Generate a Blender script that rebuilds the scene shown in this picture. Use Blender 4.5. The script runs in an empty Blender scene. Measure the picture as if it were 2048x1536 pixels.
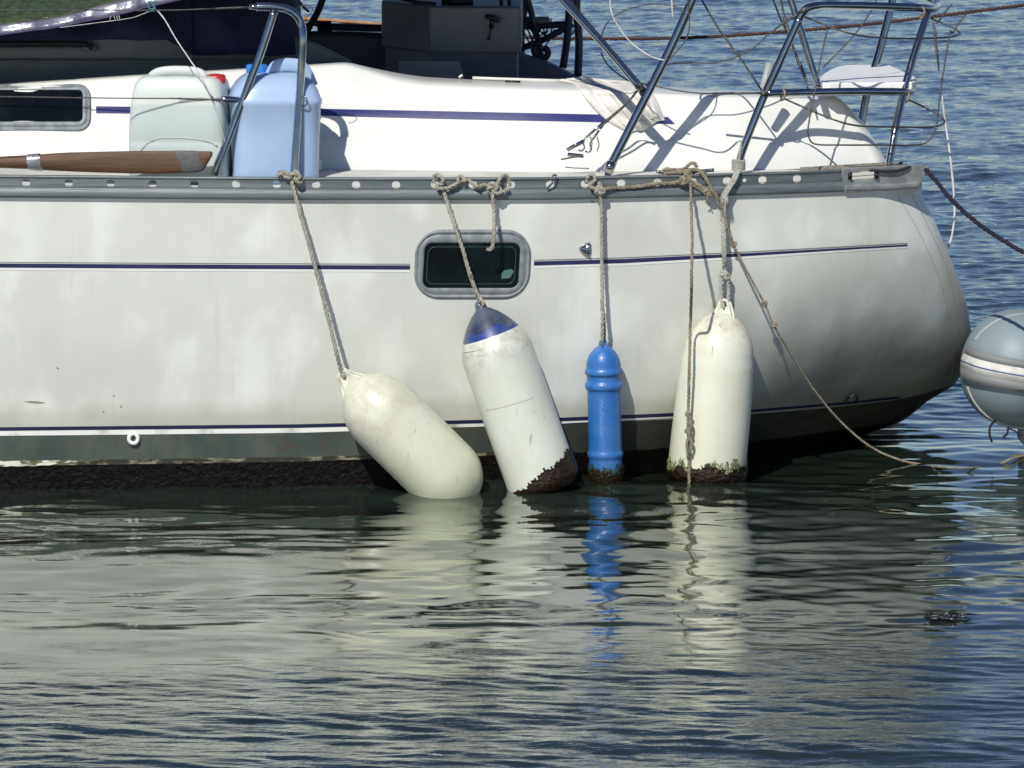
import bpy, bmesh, math, random
import numpy as np
from mathutils import Vector, Matrix
R = math.radians
random.seed(7); rng = np.random.default_rng(11)
sc = bpy.context.scene

# ---------------------------------------------------------------- camera
DIST, PITCH, AIMZ, PX = 18.0, R(8.0), 0.32, 0.0015
FPX = DIST / PX
CAM = Vector((0, -DIST*math.cos(PITCH), AIMZ + DIST*math.sin(PITCH)))
cd = bpy.data.cameras.new('camera'); cam = bpy.data.objects.new('camera', cd); sc.collection.objects.link(cam)
cam.location = CAM; cam.rotation_euler = (R(90)-PITCH, 0, 0)
cd.sensor_width = 36; cd.lens = FPX*36/2048; cd.clip_start = 0.5; cd.clip_end = 3000
sc.camera = cam
# ---------------------------------------------------------------- sky and sun
SUND = Vector((0.36, 1.0, -1.06)).normalized()
w = bpy.data.worlds.new("World"); sc.world = w; w.use_nodes = True
nt = w.node_tree; nt.nodes.clear()
sky = nt.nodes.new('ShaderNodeTexSky'); sky.sky_type = 'NISHITA'; sky.sun_disc = False
sky.sun_elevation = math.asin(-SUND.z); sky.sun_rotation = math.atan2(-SUND.x, -SUND.y)
sky.air_density = 1.0; sky.dust_density = 0.0; sky.ozone_density = 5.0
bg = nt.nodes.new('ShaderNodeBackground'); bg.inputs[1].default_value = 0.068
wo = nt.nodes.new('ShaderNodeOutputWorld')
hs = nt.nodes.new('ShaderNodeHueSaturation'); hs.inputs['Saturation'].default_value = 1.06; hs.inputs['Hue'].default_value = .515
nt.links.new(sky.outputs[0], hs.inputs['Color']); nt.links.new(hs.outputs[0], bg.inputs[0]); nt.links.new(bg.outputs[0], wo.inputs[0])
sd = bpy.data.lights.new('sun', 'SUN'); sd.energy = 4.3; sd.angle = R(0.5); sd.color = (1.0, 0.965, 0.90)
so = bpy.data.objects.new('sun', sd); sc.collection.objects.link(so)
so.rotation_euler = SUND.to_track_quat('-Z', 'Y').to_euler(); so.location = (-3, -8, 12)
sc.view_settings.view_transform = 'Standard'; sc.view_settings.look = 'None'
sc.view_settings.gamma = 1.0; sc.view_settings.exposure = 0.0
sc.cycles.max_bounces = 8; sc.cycles.sample_clamp_indirect = 6.0

# ---------------------------------------------------------------- helpers
cp, sp = math.cos(PITCH), math.sin(PITCH)
def ray(px, py):
    a, b = (px-1024)/FPX, (768-py)/FPX
    return Vector((a, cp + b*sp, -sp + b*cp))
def P(px, py, Y):
    d = ray(px, py); t = (Y-CAM.y)/d.y
    return CAM + d*t
def PZ(px, py, z=0.0):
    d = ray(px, py); t = (z-CAM.z)/d.z
    return CAM + d*t
def proj(v):
    q = Vector(v)-CAM; dep = q.y*cp - q.z*sp; up = q.y*sp + q.z*cp
    return 1024 + q.x/dep*FPX, 768 - up/dep*FPX
def sm(xs, ys, s=0.04):
    lo, hi = min(xs), max(xs); g = np.linspace(lo, hi, 801); v = np.interp(g, xs, ys)
    n = max(1, int(s*801)); k = np.hanning(2*n+1); k /= k.sum()
    sl0, sl1 = v[1]-v[0], v[-1]-v[-2]
    pad = np.concatenate([v[0]+sl0*np.arange(-n, 0), v, v[-1]+sl1*np.arange(1, n+1)])
    v = np.convolve(pad, k, 'valid')
    return lambda x: float(np.interp(x, g, v))
def smst(a, b, x):
    t = min(1, max(0, (x-a)/(b-a))); return t*t*(3-2*t)

class M:
    def __init__(s): s.v = []; s.f = []; s.mi = []
    def add(s, v, f, mi=0):
        n = len(s.v); s.v += [tuple(p) for p in v]; s.f += [tuple(i+n for i in q) for q in f]; s.mi += [mi]*len(f); return s
    def build(s, name, mats, parent=None, smooth=True, origin=None, flip=False):
        if not isinstance(mats, (list, tuple)): mats = [mats]
        A = np.array(s.v, dtype=float)
        if parent is not None: o0 = Vector(parent['_o'])
        elif origin is not None: o0 = Vector(origin)
        else: o0 = Vector(((A[:, 0].min()+A[:, 0].max())/2, (A[:, 1].min()+A[:, 1].max())/2, A[:, 2].min()))
        A = A - np.array(o0)
        me = bpy.data.meshes.new(name)
        me.from_pydata(A.tolist(), [], s.f)
        for m_ in mats: me.materials.append(m_)
        me.polygons.foreach_set('material_index', s.mi)
        me.polygons.foreach_set('use_smooth', [smooth]*len(s.f))
        bm = bmesh.new(); bm.from_mesh(me); bmesh.ops.recalc_face_normals(bm, faces=bm.faces); bm.to_mesh(me); bm.free()
        ob = bpy.data.objects.new(name, me); sc.collection.objects.link(ob)
        if parent is None: ob.location = o0
        else: ob.parent = parent
        ob['_o'] = tuple(o0)
        return ob
def root(name, loc, label, cat, group=None):
    e = bpy.data.objects.new(name, None); sc.collection.objects.link(e); e.location = loc; e['_o'] = tuple(loc)
    e.empty_display_size = .05
    return tag(e, label, cat, group)
def tag(o, label, cat, group=None, kind=None):
    if label: o['label'] = label
    if cat: o['category'] = cat
    if group: o['group'] = group
    if kind: o['kind'] = kind
    return o
def cat_rom(pts, n=6):
    pts = [Vector(p) for p in pts]
    if len(pts) < 3 or n < 2: return pts
    out = []; q = [2*pts[0]-pts[1]] + pts + [2*pts[-1]-pts[-2]]
    for i in range(1, len(q)-2):
        a, b, c, d = q[i-1:i+3]
        for k in range(n):
            t = k/n
            out.append(0.5*((2*b)+(c-a)*t+(2*a-5*b+4*c-d)*t*t+(3*b-a-3*c+d)*t**3))
    out.append(pts[-1]); return out
def frames(pts, closed=False):
    n = len(pts); T = []
    for i in range(n):
        a = pts[i-1] if (i or closed) else pts[0]; b = pts[(i+1) % n] if (i < n-1 or closed) else pts[-1]
        t = (b-a); T.append(t.normalized() if t.length > 1e-9 else Vector((0, 0, 1)))
    u = T[0].cross(Vector((0, 1, 0)));
    if u.length < .05: u = T[0].cross(Vector((1, 0, 0)))
    u.normalize(); out = []
    for i in range(n):
        if i: u = (u - T[i]*u.dot(T[i])); u.normalize()
        out.append((u.copy(), T[i].cross(u)))
    return out
def tube(m, pts, r, seg=10, closed=False, mi=0, sx=1.0, sy=1.0):
    pts = [Vector(p) for p in pts]; fr = frames(pts, closed); v = []; f = []; n = len(pts)
    for i, p in enumerate(pts):
        rr = r[i] if isinstance(r, (list, tuple)) else r
        for k in range(seg):
            a = 2*math.pi*k/seg; v.append(p + fr[i][0]*math.cos(a)*rr*sx + fr[i][1]*math.sin(a)*rr*sy)
    for i in range(n if closed else n-1):
        j = (i+1) % n
        for k in range(seg):
            l = (k+1) % seg; f.append((i*seg+k, i*seg+l, j*seg+l, j*seg+k))
    if not closed: f.append(tuple(range(seg))[::-1]); f.append(tuple((n-1)*seg+k for k in range(seg)))
    return m.add(v, f, mi)
def resample(pts, d):
    out = [pts[0]]; acc = 0
    for a, b in zip(pts, pts[1:]):
        L = (b-a).length; s = d-acc
        while s <= L:
            out.append(a+(b-a)*(s/L)); s += d
        acc = (acc+L) % d if L > 0 else acc
    out.append(pts[-1]); return out
def rope(m, pts, r, n=6, lay=None, jit=.0006):
    """three-strand laid rope along pts"""
    c = resample(cat_rom(pts, n), r*.75); fr = frames(c); lay = lay or r*7.5
    ph = random.random()*6
    if jit:
        c = [p+Vector((random.gauss(0, jit), random.gauss(0, jit), random.gauss(0, jit))) if 0 < i < len(c)-1 else p for i, p in enumerate(c)]
    for s in range(3):
        q = []
        for i, p in enumerate(c):
            a = ph + 2*math.pi*s/3 + 2*math.pi*(i*r*.75)/lay
            q.append(p + (fr[i][0]*math.cos(a)+fr[i][1]*math.sin(a))*r*.5)
        tube(m, q, r*.56, 6)
    return m
def knot(m, c, s, r, ax=0.0, turns=(2, 3), sq=(1, .55, 1)):
    c = Vector(c); p, q = turns; pts = []
    for i in range(41):
        t = 2*math.pi*i/40
        rr = .62 + .38*math.cos(q*t)
        v = Vector((rr*math.cos(p*t)*sq[0], math.sin(q*t)*.6*sq[1], rr*math.sin(p*t)*sq[2]))*s
        v = Matrix.Rotation(ax, 3, 'Y') @ v
        pts.append(c+v)
    return rope(m, pts, r, 1, jit=0)
def fuzz(m, pts, n, L, r=.0006):
    """loose frayed fibres standing off a rope"""
    c = cat_rom(pts, 5)
    for _ in range(n):
        p = random.choice(c); d = Vector((random.gauss(0, 1), random.gauss(0, .6), random.gauss(0, 1))).normalized()*L*random.uniform(.4, 1)
        tube(m, [p, p+d*.5+Vector((0, 0, -.001)), p+d+Vector((0, 0, -.003))], [r, r*.8, r*.3], 3)
def revolve(m, prof, o, ax, seg=48, u=None, mi=None, sq=1.0):
    """prof: (s, r) along unit axis ax from o"""
    ax = Vector(ax).normalized(); u = (u or Vector((0, -1, 0))); u = (u-ax*u.dot(ax)).normalized(); w_ = ax.cross(u)
    v = []; f = []; o = Vector(o); n = len(prof)
    for s, r in prof:
        for k in range(seg):
            a = 2*math.pi*k/seg; v.append(o+ax*s+(u*math.cos(a)*sq+w_*math.sin(a))*r)
    for i in range(n-1):
        for k in range(seg):
            l = (k+1) % seg; f.append((i*seg+k, i*seg+l, (i+1)*seg+l, (i+1)*seg+k))
    if mi is None: m.add(v, f)
    else:
        n0 = len(m.v); m.v += [tuple(p) for p in v]
        for j, q in enumerate(f): m.f.append(tuple(i+n0 for i in q)); m.mi.append(mi(j//seg, j % seg))
    return m
def prism(m, outline, Y, T, hole=None, mi=0):
    """px outline at depth Y, thickness T away from camera"""
    bmm = bmesh.new(); vs = [bmm.verts.new(P(x, y, Y)) for x, y in outline]
    es = [bmm.edges.new((vs[i], vs[(i+1) % len(vs)])) for i in range(len(vs))]
    if hole:
        for h in hole:
            hv = [bmm.verts.new(P(x, y, Y)) for x, y in h]; es += [bmm.edges.new((hv[i], hv[(i+1) % len(hv)])) for i in range(len(hv))]
    bmesh.ops.triangle_fill(bmm, use_beauty=True, use_dissolve=False, edges=es)
    r = bmesh.ops.extrude_face_region(bmm, geom=bmm.faces[:])
    bmesh.ops.translate(bmm, vec=(0, T, 0), verts=[g for g in r['geom'] if isinstance(g, bmesh.types.BMVert)])
    bmm.verts.index_update()
    m.add([v.co for v in bmm.verts], [[v.index for v in f.verts] for f in bmm.faces], mi); bmm.free(); return m
def box(m, c, s, rot=None, mi=0, bev=0.0):
    bmm = bmesh.new(); bmesh.ops.create_cube(bmm, size=1.0)
    bmesh.ops.scale(bmm, vec=s, verts=bmm.verts)
    if bev: bmesh.ops.bevel(bmm, geom=bmm.edges[:], offset=bev, segments=3, affect='EDGES')
    if rot is not None: bmesh.ops.rotate(bmm, cent=(0, 0, 0), matrix=rot, verts=bmm.verts)
    bmesh.ops.translate(bmm, vec=c, verts=bmm.verts); bmm.verts.index_update()
    m.add([v.co for v in bmm.verts], [[v.index for v in f.verts] for f in bmm.faces], mi); bmm.free(); return m
def grid(m, rows, mi=0, closed=False):
    n = len(rows[0]); v = [p for r in rows for p in r]; f = []
    for i in range(len(rows)-1):
        for k in range(n if closed else n-1):
            l = (k+1) % n; f.append((i*n+k, i*n+l, (i+1)*n+l, (i+1)*n+k))
    return m.add(v, f, mi)
def bevel_mod(o, wdt, seg=2, ang=35):
    b = o.modifiers.new('bevel', 'BEVEL'); b.width = wdt; b.segments = seg; b.limit_method = 'ANGLE'; b.angle_limit = R(ang)
def rr(x0, y0, x1, y1, r, n=6, skew=0.0):
    """rounded rectangle outline in px, skew shifts the bottom left"""
    out = []
    for cx, cy, a0 in ((x1-r, y0+r, -90), (x1-r, y1-r, 0), (x0+r, y1-r, 90), (x0+r, y0+r, 180)):
        for k in range(n+1):
            a = R(a0+90*k/n); X, Yy = cx+r*math.cos(a), cy+r*math.sin(a)
            out.append((X - skew*(Yy-y0)/(y1-y0), Yy))
    return out

# ---------------------------------------------------------------- materials
def mat(name, col, rough=.5, metal=0., c2=None, ns=4., nd=6, lo=.4, hi=.6, bump=0., bs=60., coat=0., scale3=None, spec=.5, trans=0., sss=0., rough2=None, alpha=None):
    m = bpy.data.materials.new(name); m.use_nodes = True; t = m.node_tree; b = t.nodes['Principled BSDF']
    b.inputs['Base Color'].default_value = (*col, 1); b.inputs['Roughness'].default_value = rough; b.inputs['Metallic'].default_value = metal
    b.inputs['Coat Weight'].default_value = coat; b.inputs['Coat Roughness'].default_value = .08; b.inputs['Specular IOR Level'].default_value = spec
    if trans: b.inputs['Transmission Weight'].default_value = trans
    if sss: b.inputs['Subsurface Weight'].default_value = sss; b.inputs['Subsurface Scale'].default_value = .05; b.inputs['Subsurface Radius'].default_value = (1, 1, .9)
    tc = t.nodes.new('ShaderNodeTexCoord'); mp = t.nodes.new('ShaderNodeMapping'); t.links.new(tc.outputs['Object'], mp.inputs[0])
    if scale3: mp.inputs['Scale'].default_value = scale3
    if c2 is not None:
        n = t.nodes.new('ShaderNodeTexNoise'); n.inputs['Scale'].default_value = ns; n.inputs['Detail'].default_value = nd; n.inputs['Roughness'].default_value = .6
        r = t.nodes.new('ShaderNodeValToRGB'); r.color_ramp.elements[0].position = lo; r.color_ramp.elements[1].position = hi
        r.color_ramp.elements[0].color = (*col, 1); r.color_ramp.elements[1].color = (*c2, 1)
        t.links.new(mp.outputs[0], n.inputs[0]); t.links.new(n.outputs[0], r.inputs[0]); t.links.new(r.outputs[0], b.inputs['Base Color'])
        if rough2 is not None:
            q = t.nodes.new('ShaderNodeMapRange'); q.inputs[1].default_value = lo; q.inputs[2].default_value = hi; q.inputs[3].default_value = rough; q.inputs[4].default_value = rough2
            t.links.new(n.outputs[0], q.inputs[0]); t.links.new(q.outputs[0], b.inputs['Roughness'])
    if bump:
        n2 = t.nodes.new('ShaderNodeTexNoise'); n2.inputs['Scale'].default_value = bs; n2.inputs['Detail'].default_value = 4
        bp = t.nodes.new('ShaderNodeBump'); bp.inputs['Strength'].default_value = bump; bp.inputs['Distance'].default_value = .004
        t.links.new(mp.outputs[0], n2.inputs[0]); t.links.new(n2.outputs[0], bp.inputs['Height']); t.links.new(bp.outputs[0], b.inputs['Normal'])
    return m
def N(t, ty, **kw):
    n = t.nodes.new(ty)
    for k, v in kw.items():
        if k.startswith('i'): n.inputs[int(k[1:])].default_value = v
        else: setattr(n, k, v)
    return n
def mathn(t, op, a, b=None, c=None, clamp=False):
    n = t.nodes.new('ShaderNodeMath'); n.operation = op; n.use_clamp = clamp
    for i, x in enumerate((a, b, c)):
        if x is None: continue
        if isinstance(x, (int, float)): n.inputs[i].default_value = x
        else: t.links.new(x, n.inputs[i])
    return n.outputs[0]
def mixc(t, f, a, b):
    n = t.nodes.new('ShaderNodeMix'); n.data_type = 'RGBA'
    for i, x in ((0, f), (6, a), (7, b)):
        if isinstance(x, tuple): n.inputs[i].default_value = (*x, 1)
        elif isinstance(x, (int, float)): n.inputs[i].default_value = x
        else: t.links.new(x, n.inputs[i])
    return n.outputs[2]
def noise(t, co, scale, detail=4, rough=.55, sc3=None, dist=0):
    if sc3:
        mp = t.nodes.new('ShaderNodeMapping'); mp.inputs['Scale'].default_value = sc3; t.links.new(co, mp.inputs[0]); co = mp.outputs[0]
    n = t.nodes.new('ShaderNodeTexNoise'); n.inputs['Scale'].default_value = scale; n.inputs['Detail'].default_value = detail; n.inputs['Roughness'].default_value = rough; n.inputs['Distortion'].default_value = dist
    t.links.new(co, n.inputs[0]); return n.outputs[0]
def rng_(t, x, a, b, c=0., d=1.):
    n = t.nodes.new('ShaderNodeMapRange'); n.interpolation_type = 'SMOOTHSTEP'
    for i, q in enumerate((a, b, c, d)): n.inputs[i+1].default_value = q
    t.links.new(x, n.inputs[0]); return n.outputs[0]

gel = mat('white_gelcoat', (.74, .745, .70), .32, c2=(.67, .675, .63), ns=3, lo=.35, hi=.75, coat=.25, bump=.03, bs=25)
deckm = mat('nonskid_deck', (.60, .60, .56), .6, c2=(.50, .50, .45), ns=8, bump=.4, bs=400)
navy = mat('navy_stripe', (.012, .014, .11), .35, c2=(.02, .025, .15), ns=12, coat=.2)
navyh = mat('dark_navy_hull_stripe', (.010, .013, .055), .4, c2=(.018, .022, .08), ns=14)
bootm = mat('navy_boot_line', (.009, .011, .045), .4)
whited = mat('fouled_waterline_tape', (.30, .29, .19), .6, c2=(.022, .022, .012), ns=34, lo=.34, hi=.50, nd=9, scale3=(.5, 1, 1.6))
whitel = mat('white_waterline_tape', (.68, .67, .58), .5, c2=(.10, .10, .04), ns=38, lo=.46, hi=.56, nd=8, scale3=(.5, 1, 1.6))
cleanw = mat('clean_white_line', (.74, .74, .70), .45, c2=(.35, .33, .25), ns=9, lo=.55, hi=.75)
alu = mat('weathered_aluminium', (.13, .155, .155), .42, .5, c2=(.22, .24, .245), ns=7, lo=.35, hi=.7, bump=.25, bs=40, scale3=(.25, 3, 9), rough2=.55)
aluf = mat('window_frame_aluminium', (.155, .175, .185), .55, .2, c2=(.235, .255, .265), ns=30, bump=.1, bs=120)
cast = mat('cast_aluminium', (.33, .345, .33), .5, .35, c2=(.22, .23, .225), ns=22, bump=.3, bs=150)
steel = mat('polished_stainless', (.46, .46, .46), .10, 1., c2=(.30, .29, .27), ns=18, lo=.45, hi=.8, rough2=.22)
wirem = mat('stainless_wire', (.15, .145, .14), .32, .85, c2=(.13, .12, .11), ns=60, bump=.5, bs=900)
rustw = mat('rusty_fitting', (.16, .09, .045), .6, .3, c2=(.3, .25, .18), ns=80)
ropem = mat('weathered_grey_rope', (.48, .455, .385), .9, c2=(.33, .305, .245), ns=45, lo=.35, hi=.65, bump=.9, bs=700)
ropew = mat('pale_frayed_rope', (.56, .555, .50), .9, c2=(.40, .39, .33), ns=45, lo=.35, hi=.65, bump=.9, bs=700)
ropeb = mat('tan_rope', (.36, .31, .23), .9, c2=(.22, .19, .13), ns=50, bump=.9, bs=700)
roped = mat('dark_mooring_rope', (.009, .006, .022), .8, c2=(.018, .013, .03), ns=60, bump=.9, bs=500)
roper = mat('rust_brown_rope', (.10, .048, .036), .9, c2=(.06, .03, .024), ns=20, bump=.8, bs=300)
ropeo = mat('orange_floating_line', (.45, .21, .08), .8, c2=(.3, .15, .07), ns=20)
cordw = mat('white_cord', (.62, .62, .62), .7, c2=(.45, .45, .42), ns=40)
glassd = mat('dark_window_glass', (.003, .004, .004), .07, spec=.3, c2=(.006, .012, .011), ns=6)
blk = mat('black_plastic', (.012, .012, .014), .4)
blkr = mat('black_rubber', (.02, .02, .022), .7)
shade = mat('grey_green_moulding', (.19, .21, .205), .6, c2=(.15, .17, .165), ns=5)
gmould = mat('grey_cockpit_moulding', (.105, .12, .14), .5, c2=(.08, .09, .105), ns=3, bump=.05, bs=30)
gpanel = mat('grey_panel', (.19, .205, .215), .6, c2=(.16, .175, .18), ns=8)
tubed = mat('painted_dark_tube', (.03, .035, .06), .3, .4, c2=(.05, .05, .07), ns=20)
canvasn = mat('navy_canvas', (.010, .014, .045), .85, c2=(.018, .024, .065), ns=9, bump=.6, bs=250)
tarpg = mat('green_tarpaulin', (.026, .042, .012), .45, c2=(.06, .08, .035), ns=50, bump=.9, bs=60, coat=.2)
tarps = mat('silver_hem', (.36, .37, .40), .33, .6, c2=(.19, .19, .24), ns=9, bump=1., bs=35, scale3=(1, 1, 1))
wood = mat('varnished_wood', (.125, .062, .028), .5, c2=(.065, .032, .014), ns=7, nd=8, lo=.35, hi=.65, scale3=(1.2, 12, 26), bump=.3, bs=50, coat=.15)
tape = mat('silver_duct_tape', (.42, .42, .43), .32, .6, c2=(.3, .3, .31), ns=30, bump=.7, bs=45)
tapeg = mat('grey_tape', (.10, .10, .098), .6, c2=(.075, .075, .072), ns=60, bump=.3, bs=120)
def level_mat():
    m = mat('water_container_plastic', (.62, .67, .63), .38, sss=.3, coat=.1); t = m.node_tree; b = t.nodes['Principled BSDF']
    tc = N(t, 'ShaderNodeTexCoord').outputs['Object']; sz = N(t, 'ShaderNodeSeparateXYZ'); t.links.new(tc, sz.inputs[0])
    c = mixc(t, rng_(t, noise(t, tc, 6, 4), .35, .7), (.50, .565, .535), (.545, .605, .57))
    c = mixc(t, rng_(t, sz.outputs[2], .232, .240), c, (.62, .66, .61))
    c = mixc(t, mathn(t, 'MULTIPLY', rng_(t, noise(t, tc, 40, 6, .7), .62, .7), .25), c, (.35, .36, .30)); t.links.new(c, b.inputs['Base Color']); return m
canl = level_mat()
cang = mat('translucent_plastic', (.60, .655, .615), .38, c2=(.54, .60, .57), ns=5, sss=.35, coat=.1)
canb = mat('pale_blue_plastic', (.35, .475, .655), .34, c2=(.31, .435, .615), ns=5, sss=.2, coat=.15)
redm = mat('red_plastic', (.50, .02, .025), .4); bluem = mat('bright_blue_plastic', (.03, .22, .68), .35)
clothm = mat('white_canvas_cloth', (.72, .70, .66), .85, c2=(.60, .58, .53), ns=12, bump=.6, bs=90)
seatm = mat('white_board', (.88, .87, .84), .35, c2=(.83, .82, .79), ns=8)
pvc = mat('grey_pvc', (.36, .38, .38), .45, c2=(.30, .32, .32), ns=20)
ding = mat('grey_blue_rubber', (.22, .275, .295), .5, c2=(.18, .22, .23), ns=4, lo=.35, hi=.7, bump=.1, bs=60)
dingd = mat('grey_rubber_strake', (.17, .18, .18), .6, c2=(.18, .19, .18), ns=10)
bluel = mat('blue_line_rubber', (.03, .08, .24), .5)
weedm = mat('wet_brown_weed', (.009, .005, .003), .4, c2=(.030, .016, .007), ns=70, bump=1., bs=180, coat=.15, spec=.25)
algae = mat('green_algae', (.07, .10, .015), .6, c2=(.30, .32, .14), ns=60, bump=1., bs=160)
debr = mat('wet_dark_debris', (.008, .009, .012), .15, c2=(.02, .022, .02), ns=40, bump=.8, bs=160, coat=.15)
teakm = mat('speckled_deck_mat', (.30, .27, .23), .8, c2=(.10, .09, .075), ns=220, lo=.45, hi=.55, bump=.5, bs=300)
seamm = mat('grey_seam_sealant', (.27, .27, .24), .8)
scuffm = mat('brown_scuff', (.26, .21, .13), .8)

def hull_mat():
    m = bpy.data.materials.new('hull_gelcoat'); m.use_nodes = True; t = m.node_tree; b = t.nodes['Principled BSDF']
    tc = N(t, 'ShaderNodeTexCoord').outputs['Object']
    at = N(t, 'ShaderNodeAttribute', attribute_name='band').outputs['Fac']
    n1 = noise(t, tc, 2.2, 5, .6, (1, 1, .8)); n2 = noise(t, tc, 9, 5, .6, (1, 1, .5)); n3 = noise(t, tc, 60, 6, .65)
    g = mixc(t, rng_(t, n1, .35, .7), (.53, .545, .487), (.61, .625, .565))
    g = mixc(t, mathn(t, 'MULTIPLY', rng_(t, noise(t, tc, 6, 3, .5, (1, 1, .6), .25), .46, .72), .70), g, (.74, .75, .70))  # pale patches painted in for light the water throws on the hull
    g = mixc(t, mathn(t, 'MULTIPLY', rng_(t, n2, .5, .8), .25), g, (.50, .50, .43))
    # fine vertical runs and yellowed quarter moulding
    g = mixc(t, mathn(t, 'MULTIPLY', rng_(t, noise(t, tc, 30, 5, .6, (1, 1, .06)), .58, .75), .28), g, (.42, .41, .32))
    sy = N(t, 'ShaderNodeSeparateXYZ'); t.links.new(tc, sy.inputs[0])
    g = mixc(t, mathn(t, 'MULTIPLY', rng_(t, mathn(t, 'ADD', sy.outputs[0], mathn(t, 'MULTIPLY', n2, .05)), 1.33, 1.38), .6), g, (.40, .35, .26))
    # yellow-green scum just above the boot line
    near = rng_(t, mathn(t, 'ADD', at, mathn(t, 'MULTIPLY', n2, -.06)), .06, -.01)
    g = mixc(t, mathn(t, 'MULTIPLY', near, .5), g, (.30, .30, .22))
    af = mixc(t, rng_(t, n2, .35, .65), (.050, .068, .060), (.080, .095, .078))
    sx = N(t, 'ShaderNodeSeparateXYZ'); t.links.new(tc, sx.inputs[0])
    af = mixc(t, mathn(t, 'MULTIPLY', rng_(t, mathn(t, 'ADD', sx.outputs[0], mathn(t, 'MULTIPLY', n2, .5)), -.5, .9), .8), af, (.016, .015, .010))  # antifouling tinted darker aft, for the dark its downturned face reflects
    stern_shade = mathn(t, 'MULTIPLY', rng_(t, mathn(t, 'ADD', sx.outputs[0], mathn(t, 'MULTIPLY', n1, .8)), .75, 1.5), rng_(t, mathn(t, 'ADD', at, mathn(t, 'MULTIPLY', n2, -.22)), .30, -.10))  # lower stern painted darker, shade of the underside put into the colour
    g = mixc(t, mathn(t, 'MULTIPLY', stern_shade, .85), g, (.10, .105, .078))
    af = mixc(t, mathn(t, 'MULTIPLY', rng_(t, noise(t, tc, 14, 6, .7, (1, 1, 2)), .5, .75), .7), af, (.09, .055, .03))
    wd = mixc(t, rng_(t, n3, .4, .65), (.0018, .0012, .001), (.0065, .0035, .002))
    wd = mixc(t, mathn(t, 'MULTIPLY', rng_(t, noise(t, tc, 30, 5, .7), .62, .7), .6), wd, (.008, .014, .020))
    e1 = mathn(t, 'ADD', at, mathn(t, 'MULTIPLY', mathn(t, 'SUBTRACT', n3, .5), .002))
    c = mixc(t, mathn(t, 'LESS_THAN', e1, -.0105), g, af)
    e2 = mathn(t, 'ADD', at, mathn(t, 'MULTIPLY', mathn(t, 'SUBTRACT', n3, .5), .018))
    isw = mathn(t, 'LESS_THAN', e2, -.105)
    c = mixc(t, isw, c, wd); t.links.new(c, b.inputs['Base Color'])
    below = mathn(t, 'LESS_THAN', at, -.0105)
    rg = mathn(t, 'ADD', mathn(t, 'MULTIPLY', below, .3), .30); rg = mathn(t, 'ADD', rg, mathn(t, 'MULTIPLY', isw, -.25)); t.links.new(rg, b.inputs['Roughness'])
    bp = N(t, 'ShaderNodeBump'); bp.inputs['Distance'].default_value = .01
    t.links.new(mathn(t, 'ADD', mathn(t, 'MULTIPLY', isw, .9), .02), bp.inputs['Strength']); t.links.new(n3, bp.inputs['Height']); t.links.new(bp.outputs[0], b.inputs['Normal'])
    t.links.new(mathn(t, 'SUBTRACT', .5, mathn(t, 'MULTIPLY', below, .32)), b.inputs['Specular IOR Level']); t.links.new(mathn(t, 'MULTIPLY', mathn(t, 'SUBTRACT', 1.0, below), .15), b.inputs['Coat Weight'])
    b.inputs['Coat Weight'].default_value = .15; b.inputs['Coat Roughness'].default_value = .2
    return m
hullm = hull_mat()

def fender_mat(name, base, grime, gr_lo=.0, gr_hi=.2, green=.0):
    """vinyl with scuffs; attribute 'along' runs 0 at the eye to the fender length"""
    m = bpy.data.materials.new(name); m.use_nodes = True; t = m.node_tree; b = t.nodes['Principled BSDF']
    tc = N(t, 'ShaderNodeTexCoord').outputs['Object']; at = N(t, 'ShaderNodeAttribute', attribute_name='along').outputs['Fac']
    n1 = noise(t, tc, 7, 5); n2 = noise(t, tc, 28, 8, .7); n3 = noise(t, tc, 110, 5, .7, (1, 1, .4))
    c = mixc(t, rng_(t, n1, .35, .7), base, tuple(x*f for x, f in zip(base, (.90, .91, .84))))
    if green: c = mixc(t, mathn(t, 'MULTIPLY', rng_(t, at, .2, .5), green), c, (.42, .46, .27))
    top = mathn(t, 'MULTIPLY', rng_(t, at, gr_lo, gr_lo+.03), rng_(t, at, gr_hi, gr_hi*.55))
    c = mixc(t, mathn(t, 'MULTIPLY', mathn(t, 'MULTIPLY', rng_(t, noise(t, tc, 20, 8, .75), .38, .66), top), .6), c, grime)
    sc_ = rng_(t, n3, .66, .72)
    c = mixc(t, mathn(t, 'MULTIPLY', sc_, .5), c, (.20, .17, .12))
    c = mixc(t, mathn(t, 'MULTIPLY', rng_(t, noise(t, tc, 16, 7, .7, (1, 1, .5), .5), .52, .72), .30), c, tuple(x*f for x, f in zip(base, (.72, .70, .58))))
    c = mixc(t, mathn(t, 'MULTIPLY', rng_(t, noise(t, tc, 90, 3, .5, (1, .5, .12)), .70, .73), .6), c, (.16, .13, .09))
    t.links.new(c, b.inputs['Base Color']); b.inputs['Roughness'].default_value = .36; b.inputs['Coat Weight'].default_value = .12
    b.inputs['Subsurface Weight'].default_value = .1; b.inputs['Subsurface Scale'].default_value = .02
    bp = N(t, 'ShaderNodeBump'); bp.inputs['Distance'].default_value = .002; bp.inputs['Strength'].default_value = .12
    t.links.new(n2, bp.inputs['Height']); t.links.new(bp.outputs[0], b.inputs['Normal'])
    return m
fm1 = fender_mat('cream_fender_vinyl', (.66, .66, .55), (.46, .42, .32), .0, .30, .5)
fm2 = fender_mat('white_fender_vinyl', (.64, .66, .59), (.30, .24, .17), .09, .24, .0)
fm4 = fender_mat('ivory_fender_vinyl', (.70, .70, .59), (.36, .30, .18), .03, .15, .15)
fblue = mat('navy_fender_end', (.014, .017, .065), .42, c2=(.10, .12, .15), ns=7, lo=.42, hi=.6, coat=.1, bump=.1)
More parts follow.
